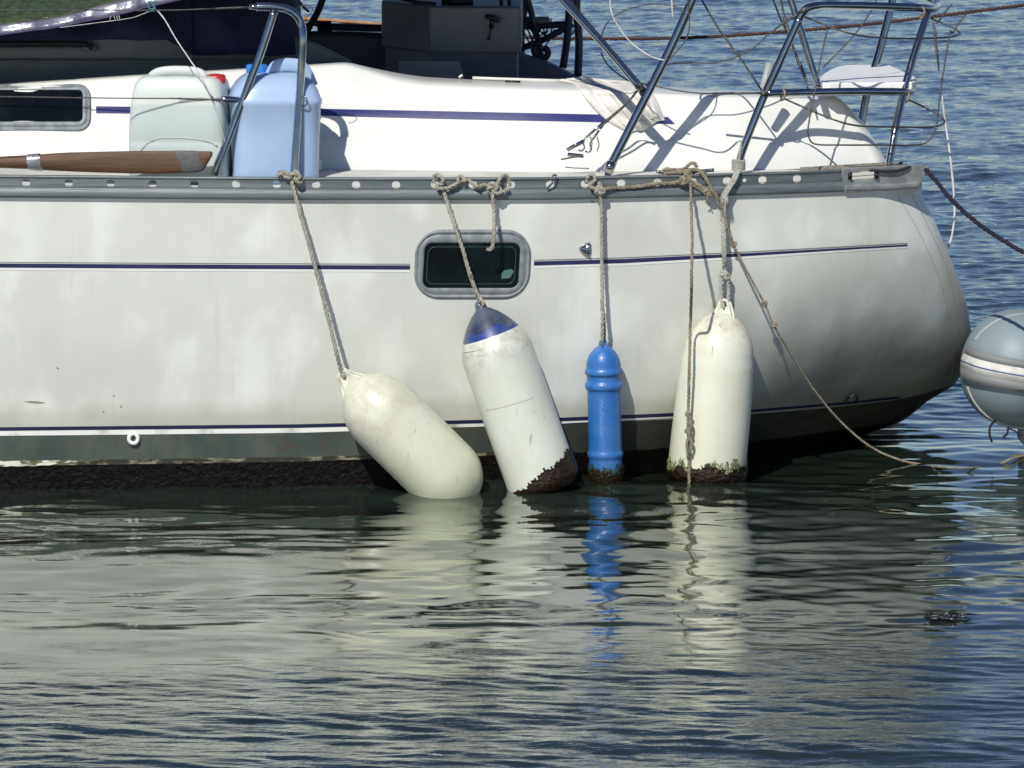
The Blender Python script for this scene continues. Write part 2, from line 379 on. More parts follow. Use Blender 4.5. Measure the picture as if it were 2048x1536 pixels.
fblue2 = mat('blue_fender_end', (.02, .045, .20), .4, c2=(.11, .13, .16), ns=9, lo=.42, hi=.52)
f3m = mat('bright_blue_fender', (.022, .125, .39), .40, c2=(.055, .165, .40), ns=16, lo=.4, hi=.75, nd=9, coat=.1, bump=.15, bs=90)
f3t = mat('raised_lettering', (.11, .25, .62), .4)

def water_mat():
    m = bpy.data.materials.new('harbour_water'); m.use_nodes = True; t = m.node_tree; t.nodes.clear()
    out = N(t, 'ShaderNodeOutputMaterial'); tc = N(t, 'ShaderNodeTexCoord').outputs['Object']
    at = N(t, 'ShaderNodeAttribute', attribute_name='ripple').outputs['Fac']
    n1 = noise(t, tc, 9, 3, .5, (1, 1.7, 1), .4); 
    mp = N(t, 'ShaderNodeMapping'); mp.inputs['Rotation'].default_value = (0, 0, R(12)); mp.inputs['Scale'].default_value = (.42, 1.5, 1); t.links.new(tc, mp.inputs[0]); n2 = noise(t, mp.outputs[0], 30, 3, .6, None, .25)
    bp = N(t, 'ShaderNodeBump'); bp.inputs['Distance'].default_value = .02
    t.links.new(mathn(t, 'MULTIPLY', at, 1.0), bp.inputs['Strength'])
    t.links.new(mathn(t, 'ADD', mathn(t, 'MULTIPLY', n1, .7), mathn(t, 'MULTIPLY', n2, .5)), bp.inputs['Height'])
    fr = N(t, 'ShaderNodeFresnel'); fr.inputs[0].default_value = 1.45; t.links.new(bp.outputs[0], fr.inputs[1])
    gl = N(t, 'ShaderNodeBsdfGlossy'); gl.inputs['Roughness'].default_value = .035; gl.inputs[0].default_value = (.95, .97, .93, 1); t.links.new(bp.outputs[0], gl.inputs['Normal'])
    df = N(t, 'ShaderNodeBsdfDiffuse'); t.links.new(mixc(t, rng_(t, noise(t, tc, .5, 3), .35, .65), (.013, .021, .014), (.017, .026, .021)), df.inputs[0])
    mx = N(t, 'ShaderNodeMixShader'); t.links.new(mathn(t, 'MULTIPLY_ADD', fr.outputs[0], 1.4, .02, True), mx.inputs[0]); t.links.new(df.outputs[0], mx.inputs[1]); t.links.new(gl.outputs[0], mx.inputs[2])
    t.links.new(mx.outputs[0], out.inputs[0]); return m

# ---------------------------------------------------------------- water
def build_water():
    def axis(lo, hi, d): return np.arange(lo, hi, d)
    xf = axis(-4.6, 4.6, .0125); g = 4.6*1.35**np.arange(1, 22)
    xs = np.concatenate([-g[::-1], xf, g])
    yn = axis(-6.2, .6, .011); ys = [yn[-1]]; d = .010
    while ys[-1] < 46: d = min(.05, d*1.004); ys.append(ys[-1]+d)
    yf = np.array(ys[1:]); g2 = 46*1.35**np.arange(1, 13)
    ys = np.concatenate([-6.2-(.3*1.5**np.arange(0, 18))[::-1], yn, yf, g2])
    X, Y = np.meshgrid(xs, ys)
    def S(a, b, v): q = np.clip((v-a)/(b-a), 0, 1); return q*q*(3-2*q)
    def waves(n, l0, l1, slope, spread, base=90, pw=1.0):
        H = np.zeros_like(X)
        for i in range(n):
            lam = l0*(l1/l0)**((i+rng.random())/n); th = R(base+rng.normal(0, spread)); k = 2*math.pi/lam
            a = slope/k*math.sqrt(2/n)
            H += a*np.sin(k*(X*math.cos(th)+Y*math.sin(th))+rng.random()*6.283)
        return H
    edge = -2.75 + .40*S(-.4, 1.6, X) + .14*np.sin(X*2.1+1)
    mr = S(.35, -.55, Y-edge)                   # wind ripples in front
    mf = S(.9, 2.6, Y)                          # open water behind the boat
    mf = np.maximum(mf, S(1.35, 2.3, X)*S(-1.2, .6, Y)*.35)
    calm = 1-np.maximum(mr, mf)
    patch = .65+.35*np.sin(X*1.7+Y*2.3+.6)*np.sin(X*.8-Y*1.1)
    H = waves(22, .5, 1.8, .020, 22) * (calm*.9+.35)
    H += waves(26, .16, .5, .026, 24) * (calm*patch+.15)
    streak = np.clip(.5+.5*np.sin(Y*5.1+.8*np.sin(X*1.3)+X*.35)+.35*np.sin(Y*11+X*1.9), 0, 1.2)
    H += waves(40, .05, .16, .044, 14) * calm*streak*S(.05, .5, patch)
    H += waves(26, .07, .2, .030, 34) * (calm*S(-.6, .8, X))
    H += waves(24, .10, .42, .036, 65) * calm*(.35+.65*S(-1.2, .0, X))
    H += waves(50, .040, .13, .092, 17, 77) * mr*(.6+.6*patch)
    H += waves(30, .13, .34, .048, 15, 77) * mr*patch
    H += waves(16, .4, .9, .028, 16, 80) * mr
    H += waves(90, .05, .20, .125, 34) * mf
    H += waves(24, .3, 1.2, .028, 30) * mf
    # small dimples like drops and eddies
    for _ in range(40):
        cx, cy = rng.uniform(-1.6, 1.6), rng.uniform(-3.2, -1.2); s = rng.uniform(.02, .06)
        D = np.exp(-(((X-cx)/(1.2*s))**2+((Y-cy)/(1.5*s))**2)); H += rng.choice([-1, 1])*D*s*.05
    H *= S(60, 40, np.abs(X))*S(70, 44, Y)*S(-40, -12, Y)
    V = np.stack([X, Y, H], -1).reshape(-1, 3); ny, nx = X.shape
    idx = np.arange(ny*nx).reshape(ny, nx)
    Fq = np.stack([idx[:-1, :-1], idx[:-1, 1:], idx[1:, 1:], idx[1:, :-1]], -1).reshape(-1, 4)
    me = bpy.data.meshes.new('water'); me.vertices.add(len(V)); me.vertices.foreach_set('co', V.ravel().astype(np.float32))
    me.loops.add(Fq.size); me.loops.foreach_set('vertex_index', Fq.ravel().astype(np.int32))
    me.polygons.add(len(Fq)); me.polygons.foreach_set('loop_start', np.arange(0, Fq.size, 4, dtype=np.int32)); me.polygons.foreach_set('use_smooth', np.ones(len(Fq), bool))
    me.update(); a = me.attributes.new('ripple', 'FLOAT', 'POINT')
    rp = np.clip(.025+.26*mr*(.5+.6*patch)+.30*mf, 0, .8); a.data.foreach_set('value', rp.ravel().astype(np.float32))
    me.materials.append(water_mat()); o = bpy.data.objects.new('water', me); sc.collection.objects.link(o)
    tag(o, 'rippled grey-blue harbour water all round the sailboat', 'water', kind='structure')
build_water()

# ---------------------------------------------------------------- hull shape
Y0 = sm([-5, -3.5, -2.5, -1.54, -.64, .11, .72, 1.03, 1.27, 1.6], [.45, .12, -.0, -.05, 0, .08, .22, .33, .45, .64], .03)
_rt = [(-2200, 330), (-900, 338), (0, 349), (600, 354), (1100, 354), (1500, 345), (1685, 339), (1850, 330), (2000, 322)]
_zz = []
for px, py in _rt:
    x = (px-1024)*.0015; q = P(px, py, Y0(x)); _zz.append((q.x, q.z))
ZR = sm([a for a, b in _zz], [b for a, b in _zz], .03)      # top of the toe rail
RH = .069
_sil = [(1838, 380, .45), (1856, 410, .45), (1876, 450, .45), (1914, 540, .47), (1944, 620, .5), (1955, 680, .55), (1950, 740, .65), (1922, 788, .75), (1860, 812, .9), (1800, 842, 1.2), (1600, 880, 1.3), (1300, 960, 1.3)]
_xe = sorted([(P(*s).z, P(*s).x) for s in _sil]); XE = sm([-.6]+[a for a, b in _xe]+[1.2], [_xe[0][1]-.5]+[b for a, b in _xe]+[_xe[-1][1]-.12], .012)
def Bf(x): return .22+.56*smst(-.6, 1.3, x)
def ZB(x): return -.65+.66*smst(-.3, 1.3, x)
ZC = .60
RC = .10
def YH(x, z):
    y = Y0(x)
    k = smst(.1, 1.1, x); zc = ZC+.12*k; p = 2-.35*k
    if z < zc:
        t = min(1, (zc-z)/(zc-ZB(x))); y += Bf(x)*(1-max(0, 1-t**p)**(1/p))
    xe = XE(z); t = (x-(xe-RC*1.6))/(RC*1.6)
    if t > 0: y += RC*(1-math.sqrt(max(0, 1-min(1, t)**2)))
    return y
def HP(px, py, off=0.0):
    Y = .1
    for _ in range(40):
        q = P(px, py, Y); Y = .5*Y+.5*(YH(q.x, q.z)-off)
    return P(px, py, Y)
def railY(x): return Y0(x)-.012

boat = root('sailboat', (0, 1.0, 0), 'white sailing yacht seen at its stern quarter, moored with fenders over the side', 'sailboat')
# boot line in px -> z on hull as function of x
_bl = [(-300, 861), (0, 857), (600, 851), (1120, 838), (1500, 822), (1700, 806), (1800, 795), (1880, 772)]
_q = [HP(a, b) for a, b in _bl]; ZBL = sm([-5]+[v.x for v in _q]+[1.6], [_q[0].z]+[v.z for v in _q]+[_q[-1].z+.03], .02)

def build_hull():
    zs = np.concatenate([np.linspace(-.45, 0, 10)[:-1], np.linspace(0, .25, 34)[:-1], np.linspace(.25, 1, 40)])
    rows = []
    for iz, k in enumerate(zs):
        row = []; nx = 230
        z = k if k < .25 else None
        frac = (k-.25)/.75 if k >= .25 else 0
        zfix = k if k < .25 else .25
        def zat(x): return zfix if k < .25 else .25 + frac*(ZR(x)-RH+.006-.25)
        xe = XE(zat(1.25)); xe = XE(zat(xe))
        for i in range(nx):
            u = i/(nx-1)
            if u < .25: x = -5+3.2*(u/.25)
            else:
                v = (u-.25)/.75; x = -1.8+(xe-.002+1.8)*(1-(1-v)**1.6) 
            zz = zat(x); row.append(Vector((x, YH(x, zz), zz)))
        yn = row[-1].y
        for j in range(1, 9):
            s = j/8; yy = yn+(max(yn+.01, 1.78)-yn)*s; row.append(Vector((xe, yy, min(zat(xe), zat(xe)-(zat(xe)-.3)*smst(.02, .16, s)) if zat(xe) > .3 else zat(xe))))
        for j in range(1, 9):
            s = (j/8)**1.5; x = xe+(-5-xe)*s; zf = zat(x); zf = min(zf, zf-(zf-.5)*smst(.80, 1.05, x)) if zf > .5 else zf; row.append(Vector((x, max(2.0-.5*Y0(x), 1.2), zf)))
        rows.append(row)
    m = M(); grid(m, rows)
    n = len(rows[0])
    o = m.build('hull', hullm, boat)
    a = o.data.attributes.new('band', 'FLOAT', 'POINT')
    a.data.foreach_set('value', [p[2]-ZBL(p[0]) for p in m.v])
    # painted stripes laid on the hull
    def strip(name, top, hgt, mt, off=.0015, n=160, x0=None):
        f = sm([p[0] for p in top], [p[1] for p in top], .015); lo, hi = top[0][0], top[-1][0]
        h = hgt if callable(hgt) else (lambda x: hgt); r0 = []; r1 = []; r2 = []
        for i in range(n+1):
            x = lo+(hi-lo)*i/n; r0.append(HP(x, f(x), off)); r1.append(HP(x, f(x)+h(x)*.5, off)); r2.append(HP(x, f(x)+h(x), off))
        s = M(); grid(s, [r0, r1, r2]); return s.build(name, mt, o)
    lt = [(-400, 526), (0, 527), (350, 529), (820, 531)]; rt = [(1068, 523), (1250, 518), (1500, 506), (1650, 498), (1815, 489)]
    def tp(x): return 1.5+6.5*(1-smst(1200, 1815, x)*.75)
    for nm, seg in (('hull_stripe', lt), ('hull_stripe', rt)):
        strip(nm, seg, tp, navyh)
        strip('painted_groove_shadow', [(a, b-3.2) for a, b in seg], 1.3, alu, .0012)  # flat grey strip coloured as the shadow in the stripe's recess
        strip('stripe_edge', [(a, b+tp(a)+.8) for a, b in seg], lambda x: 4.5-1.5*smst(1500, 1815, x), gel, .0012)
    strip('boot_stripe', [(a, b-2.5) for a, b in _bl[:-1]], lambda x: 7-2*smst(1200, 1700, x), bootm, n=300)
    strip('white_boot_edge', [(a, b+5.2) for a, b in _bl[:5]], lambda x: max(.8, 9.5-8*smst(500, 1500, x)), cleanw, .0013, n=300)
    strip('waterline_stripe', [(-400, 925), (0, 922), (150, 920), (215, 919)], lambda x: 11-10.5*smst(60, 215, x)+.8*math.sin(x*.21), whitel, .002, n=120)
    strip('waterline_stripe', [(40, 921.6), (215, 919), (400, 916.6), (600, 914), (1120, 900)], lambda x: 10-3*smst(300, 1100, x), whited, .0014, n=300)
    for (x, y, L, h) in ((48, 803, 42, 4), (112, 735, 6, 3), (205, 822, 4, 4), (225, 790, 5, 2), (240, 812, 4, 5), (1180, 402, 8, 3)):
        s = M(); r0 = [HP(x+L*i/6, y-h/2*math.sin(math.pi*i/6)+i*.4, .001) for i in range(7)]; r1 = [HP(x+L*i/6, y+h/2*math.sin(math.pi*i/6)+i*.5+.1, .001) for i in range(7)]
        grid(s, [r0, r1]); s.build('scuff_mark', scuffm, o)
    # moulding seams round the quarter
    for pts, r in (([(1795, 392), (1830, 450), (1868, 530), (1893, 610), (1906, 690), (1903, 760)], .0011), ([(1822, 388), (1850, 440), (1890, 530), (1912, 620), (1922, 700), (1920, 752)], .0014)):
        s = M(); tube(s, [HP(a, b, -.0006) for a, b in [(p.x, p.y) for p in cat_rom([Vector((a, b, 0)) for a, b in pts], 6)]], r, 5); s.build('hull_seam', seamm, o)
    # mooring eye low on the quarter
    s = M(); tube(s, cat_rom([HP(1690, 806, .004), HP(1697, 795, .02), HP(1708, 790, .025), HP(1715, 795, .02), HP(1712, 806, .004)], 5), .003, 6); s.build('eye_bolt', wirem, o)
    s = M(); revolve(s, [(0, .004), (.004, .003), (.005, 0)], HP(1931, 630, -.002), (0, -1, 0), 10); s.build('bolt_head', steel, o)
    return o
hull = build_hull()

# ---------------------------------------------------------------- toe rail
HOLES = [-370, -285, -200, -116, -32, 52, 137, 221, 305, 389, 472, 553, 632, 712, 792, 870, 946, 1022, 1100, 1170, 1242, 1315, 1385, 1454, 1489, 1525, 1594]
def build_rail():
    m = M(); xe = P(1690, 340, .33).x
    xs = np.linspace(-5, xe, 220)
    prof1 = [(.004, 0), (-.010, .001), (-.0135, .003), (-.0150, .008), (-.0155, .016), (-.0145, .024), (-.012, .0285), (-.010, .0295), (-.010, .032)]
    prof2 = [(-.010, .0605), (-.0125, .0612), (-.0135, .0645), (-.0125, .0675), (-.009, .069), (.002, .069), (.002, .0605)]
    for pr in (prof1, prof2):
        grid(m, [[Vector((x, Y0(x)+dy, ZR(x)-RH+dz)) for x in xs] for dy, dz in pr])
    lo, hi = .032, .0605
    hx = []
    for h in HOLES:
        q = P(h, 370, .0); q = P(h, 370, railY(q.x)); hx.append(q.x)
    cells = []; prev = -5
    for i, x in enumerate(hx):
        cells.append((prev, x-.016, None)); cells.append((x-.016, x+.016, (x, .0055 if HOLES[i] == 1489 else .0125))); prev = x+.016
    cells.append((prev, xe, None))
    def pt(x, dz, back): return Vector((x, Y0(x)+(-.010 if not back else .001), ZR(x)-RH+dz))
    for a, b, h in cells:
        if h is None:
            if b <= a: continue
            n = max(2, int((b-a)/.03))
            for bk in (0, 1): grid(m, [[pt(a+(b-a)*i/n, z, bk) for i in range(n+1)] for z in (lo, hi)])
        else:
            cx, r = h; cz = .0462; ring = []
            for k in range(24):
                t = 2*math.pi*k/24; c, s = math.cos(t), math.sin(t)
                e = 1/max(abs(c), abs(s)); sx = c*e*(b-a)/2; szz = s*e
                oz = cz+(szz*(hi-cz) if szz > 0 else szz*(cz-lo)); ring.append(((cx+sx, oz), (cx+r*c, cz+r*s)))
            for bk in (0, 1):
                v = [pt(*q[0], bk) for q in ring]+[pt(*q[1], bk) for q in ring]
                m.add(v, [(k, (k+1) % 24, 24+(k+1) % 24, 24+k) for k in range(24)])
            v = [pt(*q[1], 0) for q in ring]+[pt(*q[1], 1) for q in ring]
            m.add(v, [(k, (k+1) % 24, 24+(k+1) % 24, 24+k) for k in range(24)])
    # fine extruded lines
    for dz in (.0345, .038, .0565):
        tube(m, [Vector((x, Y0(x)-.0103, ZR(x)-RH+dz)) for x in xs], .0008, 4)
    o = m.build('toe_rail', alu, boat)
    for px, z in ((1489, 1), (1022, 0)):
        if z: s = M(); revolve(s, [(0, .006), (.004, .006), (.006, .004), (.0065, 0)], P(px+2, 363, railY(P(px, 363, .2).x)-.001), (0, -1, 0), 12); s.build('rail_bolt', rustw, o)
    return o
rail = build_rail()

# stern casting with open fairlead
def build_casting():
    Yc = .285
    out = [(1688, 343), (1692, 338), (1700, 337), (1719, 336), (1733, 334), (1733, 344), (1748, 347), (1748, 357), (1712, 359), (1706, 358), (1706, 345), (1719, 344), (1719, 339), (1703, 341), (1701, 362), (1752, 361)]
    # body outline as one polygon with a slot hole
    body = [(1684, 338), (1850, 329), (1855, 334), (1852, 345), (1838, 374), (1830, 377), (1752, 382), (1690, 386), (1688, 376), (1684, 352)]
    slot = [(1704, 346), (1721, 345), (1722, 337.5), (1736, 337), (1737, 344), (1750, 343.5), (1750, 358), (1704, 361)]
    def pm(px, py, off=0):
        x = P(px, py, .3).x; return P(px, py, Y0(x)-.016+off)
    m = M(); bmm = bmesh.new(); es = []
    for loop in (body, slot):
        dense = []
        for i in range(len(loop)):
            a, b = loop[i], loop[(i+1) % len(loop)]; n = max(1, int(math.dist(a, b)/12))
            dense += [(a[0]+(b[0]-a[0])*k/n, a[1]+(b[1]-a[1])*k/n) for k in range(n)]
        vs = [bmm.verts.new(pm(*p)) for p in dense]; es += [bmm.edges.new((vs[i], vs[(i+1) % len(vs)])) for i in range(len(vs))]
    bmesh.ops.triangle_fill(bmm, use_beauty=True, use_dissolve=False, edges=es)
    r = bmesh.ops.extrude_face_region(bmm, geom=bmm.faces[:]); bmesh.ops.translate(bmm, vec=(0, .03, 0), verts=[g for g in r['geom'] if isinstance(g, bmesh.types.BMVert)])
    bmm.verts.index_update(); m.add([v.co for v in bmm.verts], [[v.index for v in f.verts] for f in bmm.faces]); bmm.free()
    # lower bead of the casting
    tube(m, [pm(x, y, .002) for x, y in ((1690, 376), (1740, 375), (1790, 374), (1834, 369))], .011, 10, sx=1, sy=.6)
    tube(m, [pm(1852, 336, -.004), pm(1856, 338, .01)], .006, 8)
    o = m.build('stern_casting', cast, boat, smooth=False); bevel_mod(o, .002)
    for a, b in (((1697, 344), (1703, 359)), ((1748, 343), (1757, 358))):
        s = M(); q = pm((a[0]+b[0])/2, (a[1]+b[1])/2, -.003); box(s, q, (.013, .016, .022), bev=.003); s.build('fairlead_jaw', blk, o)
    s = M(); tube(s, cat_rom([pm(1738, 340, -.006), pm(1765, 342, -.010), pm(1795, 341, -.010), pm(1822, 333, -.004)], 5), [.002]+[.0045]*14+[.002], 8); s.build('fairlead_lip', blkr, o)
    s = M(); revolve(s, [(0, .0035), (.003, .002), (.003, 0)], pm(1820, 346, 0), (0, -1, 0), 10); s.build('rivet', steel, o)
build_casting()

# ---------------------------------------------------------------- deck
def ZD(x): return ZR(x)-RH+.055
FD = sm([-5, -.5, .29, .72, 1.15, 1.5], [.36, .35, .26, .20, .18, .18], .02)
def YF(x): return Y0(x)+FD(x)
m = M(); rows = []
for s in (0, .03, .06, .09, .13, .3, .6, 1):
    row = []
    for i in range(120):
        x = -5+(P(1842, 345, .5).x+5)*i/119; ya = Y0(x)+.012; yb = 2.0-.5*Y0(x)-.01; 
        px = 1024+x/.00153; yb = yb+(Y0(x)+.16-yb)*smst(1560, 1650, px); row.append(Vector((x, ya+(yb-ya)*s, ZD(x)-.026*(1-smst(.02, .16, (yb-ya)*s)))))
    rows.append(row)
rows.insert(0, [p+Vector((0, 0, -.05)) for p in rows[0]]); rows.append([p+Vector((0, 0, -.05)) for p in rows[-1]])
grid(m, rows); deck = m.build('deck', deckm, boat)
m = M()   # speckled mat on the after deck
ra, rb = [], []
for i in range(30):
    u = i/29; px = 1600+u*212
    xx = P(px, 335, .4).x; ra.append(Vector((xx, Y0(xx)+.12, ZD(xx)+.004))); rb.append(Vector((xx, Y0(xx)+.12+.07*min(1, .15+u*1.6), ZD(xx)+.008)))
grid(m, [[p+Vector((0, 0, -.02)) for p in ra], ra, [(a+b)/2+Vector((0, 0, .006)) for a, b in zip(ra, rb)], rb]); m.build('deck_mat', teakm, boat)

# ---------------------------------------------------------------- cabin and coaming
ROWD = [  # (px,py) list, dY from foot, end px
    ([(-900, 262), (0, 271), (700, 276), (1100, 280), (1500, 284), (1600, 288), (1700, 300), (1750, 312)], .022, 1737),
    ([(-900, 258), (0, 267), (700, 272), (1100, 276), (1500, 279), (1600, 283), (1700, 294), (1750, 306)], .036, 1734),
    ([(-900, 214), (0, 222), (700, 226), (1100, 234), (1400, 240), (1600, 246), (1700, 256), (1750, 262)], .062, 1705),
    ([(-900, 184), (0, 180), (265, 160), (500, 146), (640, 138), (695, 134), (740, 149), (800, 167), (850, 176), (1000, 181), (1200, 187), (1400, 196), (1600, 202), (1700, 214)], .088, 1662),
    ([(-900, 178), (0, 172), (265, 153), (500, 139), (640, 131), (695, 128), (740, 142), (800, 160), (850, 169), (1000, 174), (1200, 181), (1400, 190), (1600, 196), (1700, 205)], .104, 1648),
    ([(-900, 172), (0, 168), (265, 150), (500, 136), (640, 127.5), (695, 124), (740, 135), (800, 147), (850, 154), (1000, 162), (1150, 161), (1300, 171), (1400, 178), (1630, 186), (1700, 200)], None, 1632)]
WT = sm([-900, 600, 700, 760, 850, 1700], [.03, .03, .035, .08, .14, .14], .01)
ROWS = []
for pts, dy, end in ROWD: ROWS.append((sm([p[0] for p in pts], [p[1] for p in pts], .010), dy, end))
def rowY(i, px):
    x = (px-1024)*.0015*1.02; dy = ROWS[i][1]
    return YF(x)+(dy if dy is not None else .104+WT(px))
def build_cabin():
    n = 300; rows = []; foot = []
    for j in range(n+1):
        px = -900+(1752+900)*j/n; x = (px-1024)*.0015*1.02; foot.append(Vector((x, YF(x), ZD(x))))
    rows.append(foot)
    for i, (f, dy, end) in enumerate(ROWS):
        rows.append([P(px, f(px), rowY(i, px)) for px in [-900+(end+900)*j/n for j in range(n+1)]])
    rows.append([p+Vector((-.004, .035, -.03)) for p in rows[-1]]); rows.append([p+Vector((-.006, .045, -.3)) for p in rows[-2]])
    yb = rows[-1][-1].y+.02
    for r in rows:
        e = r[-1]; rad = min(.10, max(.02, (yb-e.y)*.8))
        for k in range(1, 7):
            a = R(90*k/6); r.append(Vector((e.x+rad*math.sin(a)*.45, e.y+rad*(1-math.cos(a)), e.z)))
        r.append(Vector((e.x+rad*.45-.005, max(yb, e.y+rad+.002), e.z)))
    m = M(); grid(m, rows); return m.build('cabin', gel, boat)
cabin = build_cabin()
def CP(px, py, off=.0):
    """point on the cabin side"""
    x = (px-1024)*.0015*1.02; fp = proj((x, YF(x), ZD(x)))[1]
    ys = [fp]+[ROWS[i][0](px) for i in range(6)]; Ys = [YF(x)]+[rowY(i, px) for i in range(6)]
    return P(px, py, float(np.interp(-py, [-y for y in ys], Ys))-off)
def cstrip(name, top, bot, mt, par, off=.002, n=120, cut=0):
    ft = sm([p[0] for p in top], [p[1] for p in top], .01); fb = sm([p[0] for p in bot], [p[1] for p in bot], .01)
    m = M(); rs = [[], [], []]; lo, hi = top[0][0], top[-1][0]
    for i in range(n+1):
        px = lo+(hi-lo)*i/n
        for k in range(3): q = px+cut*(k/2)*(i/n)**40; rs[k].append(CP(q, ft(px)*(1-k/2)+fb(px)*k/2, off))
    grid(m, rs); return m.build(name, mt, par)
cstrip('cabin_stripe', [(192, 212.5), (640, 217.5), (900, 222.5), (1200, 229), (1336, 234)], [(192, 226), (640, 231), (900, 238), (1200, 244), (1336, 248)], navy, cabin, cut=14)
cstrip('cabin_stripe', [(-500, 210), (-40, 211)], [(-500, 224), (-40, 225)], navy, cabin)
m = M(); a, b = P(1010, 162.5, rowY(4, 1010)+.06), P(1041, 163.5, rowY(4, 1010)+.06); tube(m, [a, b], .0035, 6); m.build('jammer_slot', blk, cabin)
# small raised lip on the coaming top where a hatch track ends
m = M(); tube(m, [P(x, y, rowY(5, x)) for x, y in ((945, 156), (1000, 158), (1080, 160.5), (1140, 162))], .005, 8, sx=1, sy=1.3); tube(m, [P(925, 150, rowY(5, 925)), P(918, 155, rowY(5, 925))], .004, 6); m.build('coaming_lip', gel, cabin)

def window(name, oc, ic, fn, par, depth, kn=None, dk=(.004,)):
    """oc / ic: outer and inner px outlines with equal point counts; fn maps px -> surface point"""
    n = len(oc); m = M()
    def ring(c, off): return [fn(x, y, off) for x, y in c]
    cx = sum(p[0] for p in oc)/n; cy = sum(p[1] for p in oc)/n
    def lerp(t): return [(a[0]*(1-t)+b[0]*t, a[1]*(1-t)+b[1]*t) for a, b in zip(oc, ic)]
    rings = [ring(oc, -.004), ring(oc, .003), ring(lerp(.12), .0065), ring(lerp(.25), .0075), ring(lerp(.3), .0045), ring(lerp(.42), .004), ring(lerp(.5), .0065), ring(lerp(.88), .0065), ring(ic, .005), ring(ic, .002)]
    grid(m, rings, closed=True); o = m.build(name, aluf, par)
    g = M(); grid(g, [ring([(cx+(a-cx)*k, cy+(b-cy)*k) for a, b in ic], .0035) for k in (1.01, .8, .6, .4, .2, .01)], closed=True); g.build('pane', glassd, o)
    return o
hw = window('hull_window', rr(832, 459, 1064, 598, 52, 9, 6), rr(850, 486, 1041, 576, 15, 9, 5), HP, boat, .012)
m = M(); pts = [(1003, 547), (1008, 541), (1022, 538), (1028, 542), (1020, 556), (1003, 558)]; m.add([HP(a, b, .0045) for a, b in pts], [tuple(range(6))]); m.build('curtain_edge', mat('green_curtain', (.06, .14, .11), .5), hw)
m = M(); tube(m, [HP(a, b, .004) for a, b in rr(857, 494, 1033, 568, 14, 9, 5)], .0015, 5, closed=True); m.build('gasket', mat('green_gasket', (.03, .06, .055), .3), hw)
cw = window('cabin_window', rr(-60, 168, 182, 262, 26, 8), rr(-42, 180, 165, 243, 9, 8), CP, boat, .006)
for a in (27, 135):
    m = M(); revolve(m, [(0, .012), (.004, .011), (.006, .006), (.006, 0)], CP(a, 237, .006), (0, -1, 0), 20); m.build('latch', seatm, cw)
for a in (18, 124):
    m = M(); revolve(m, [(0, .005), (.003, .004), (.003, 0)], CP(a, 185, .006), (0, -1, 0), 12); m.build('hinge_pin', blkr, cw)
# chrome clamshell vent
m = M(); rows = []
c = HP(1170, 498); 
for i in range(9):
    a = R(180*i/8-90); row = []
    for j in range(13):
        b = R(180*j/12); row.append(c+Vector((-.020*math.sin(b)*math.cos(a)*1.0+.010, -.018*math.sin(b)*math.cos(a)**.5-.001 if abs(a) < 1.57 else -.001, .021*math.sin(a))))
    rows.append(row)
rows = []
for i in range(11):
    th = R(-90+180*i/10); row = []
    for j in range(9):
        ph = R(90*j/8); row.append(c+Vector((.010-.030*math.cos(th)*math.cos(ph)+.006*abs(math.sin(th)), -.018*math.sin(ph)*math.cos(th)-.001, .021*math.sin(th))))
    rows.append(row)
grid(m, rows); m.build('vent_cowl', steel, boat)
m = M(); revolve(m, [(0, .010), (.002, .010), (.002, 0)], HP(1174, 499, .0), (0, -1, 0), 16); m.build('vent_opening', blk, boat)
# drain skin fitting
c = HP(267, 877, .004); m = M(); ringp = [c+Vector((.0135*math.cos(a), -.002, .0145*math.sin(a))) for a in [2*math.pi*k/24 for k in range(24)]]
tube(m, ringp, .0062, 10, closed=True); d = m.build('drain_fitting', cleanw, boat)
m = M(); revolve(m, [(0, .0095), (.004, .0095), (.0045, 0)], c+Vector((0, .004, 0)), (0, -1, 0), 16); m.build('drain_hole', blk, d)

# ---------------------------------------------------------------- tubes and wires (all on the boat)
def yr(px, d=.0): return Y0((px-1024)*.0015*1.02)+d
def tb(name, pts, r, mt=steel, n=8, seg=14, par=boat):
    m = M(); tube(m, cat_rom([P(*p) for p in pts], n), r, seg); return m.build(name, mt, par)
g = tb('gate_stanchion', [(431, 352, .05), (436, 328, .05), (452, 290, .06), (484, 205, .07), (520, 110, .08), (549, 22, .09)], .0122)
y_ = .09
m = M(); pts = [(512, 14, y_), (545, 14, y_), (572, 18, y_), (592, 30, y_), (603, 50, y_), (606, 80, y_-.01), (602, 150, .08), (592, 290, .05), (588, 352, .04)]
tube(m, cat_rom([P(*p) for p in pts], 8), .0122, 14); g2 = m.build('gate_stanchion_loop', steel, boat)
m = M(); tube(m, [P(498, 14, y_), P(516, 14, y_)], .008, 12); m.build('end_plug', steel, g2)
m = M(); tube(m, cat_rom([P(603, 192, .065), P(612, 196, .06), (P(615, 204, .06)), P(610, 211, .062), P(601, 211, .066)], 5), .0022, 6); m.build('eye_ring', steel, g2)
m = M(); tube(m, [P(442, 199, .07), P(447, 199, .07), P(478, 200, .07)], [.008, .0098, .0105], 12); m.build('lifeline_socket', steel, g)
tb('lifeline', [(-400, 16, .07), (0, 19, .07), (300, 20.5, .07), (430, 17, .09)], .0018, wirem, 4, 6)
tb('lifeline_turnbuckle', [(430, 17, .09), (500, 14, .09)], .003, wirem, 1, 8)
tb('lifeline', [(-400, 190, .03), (0, 193, .03), (200, 196, .03), (355, 197, .06)], .0020, wirem, 4, 6)
tb('lifeline_turnbuckle', [(355, 197, .06), (395, 198.5, .065), (444, 199.5, .07)], [.003]*8+[.0042]*9, wirem, 8, 8)
tb('lifeline_fork', [(424, 192, .07), (425, 199, .06), (424, 206, .07)], .003, steel, 3, 8)
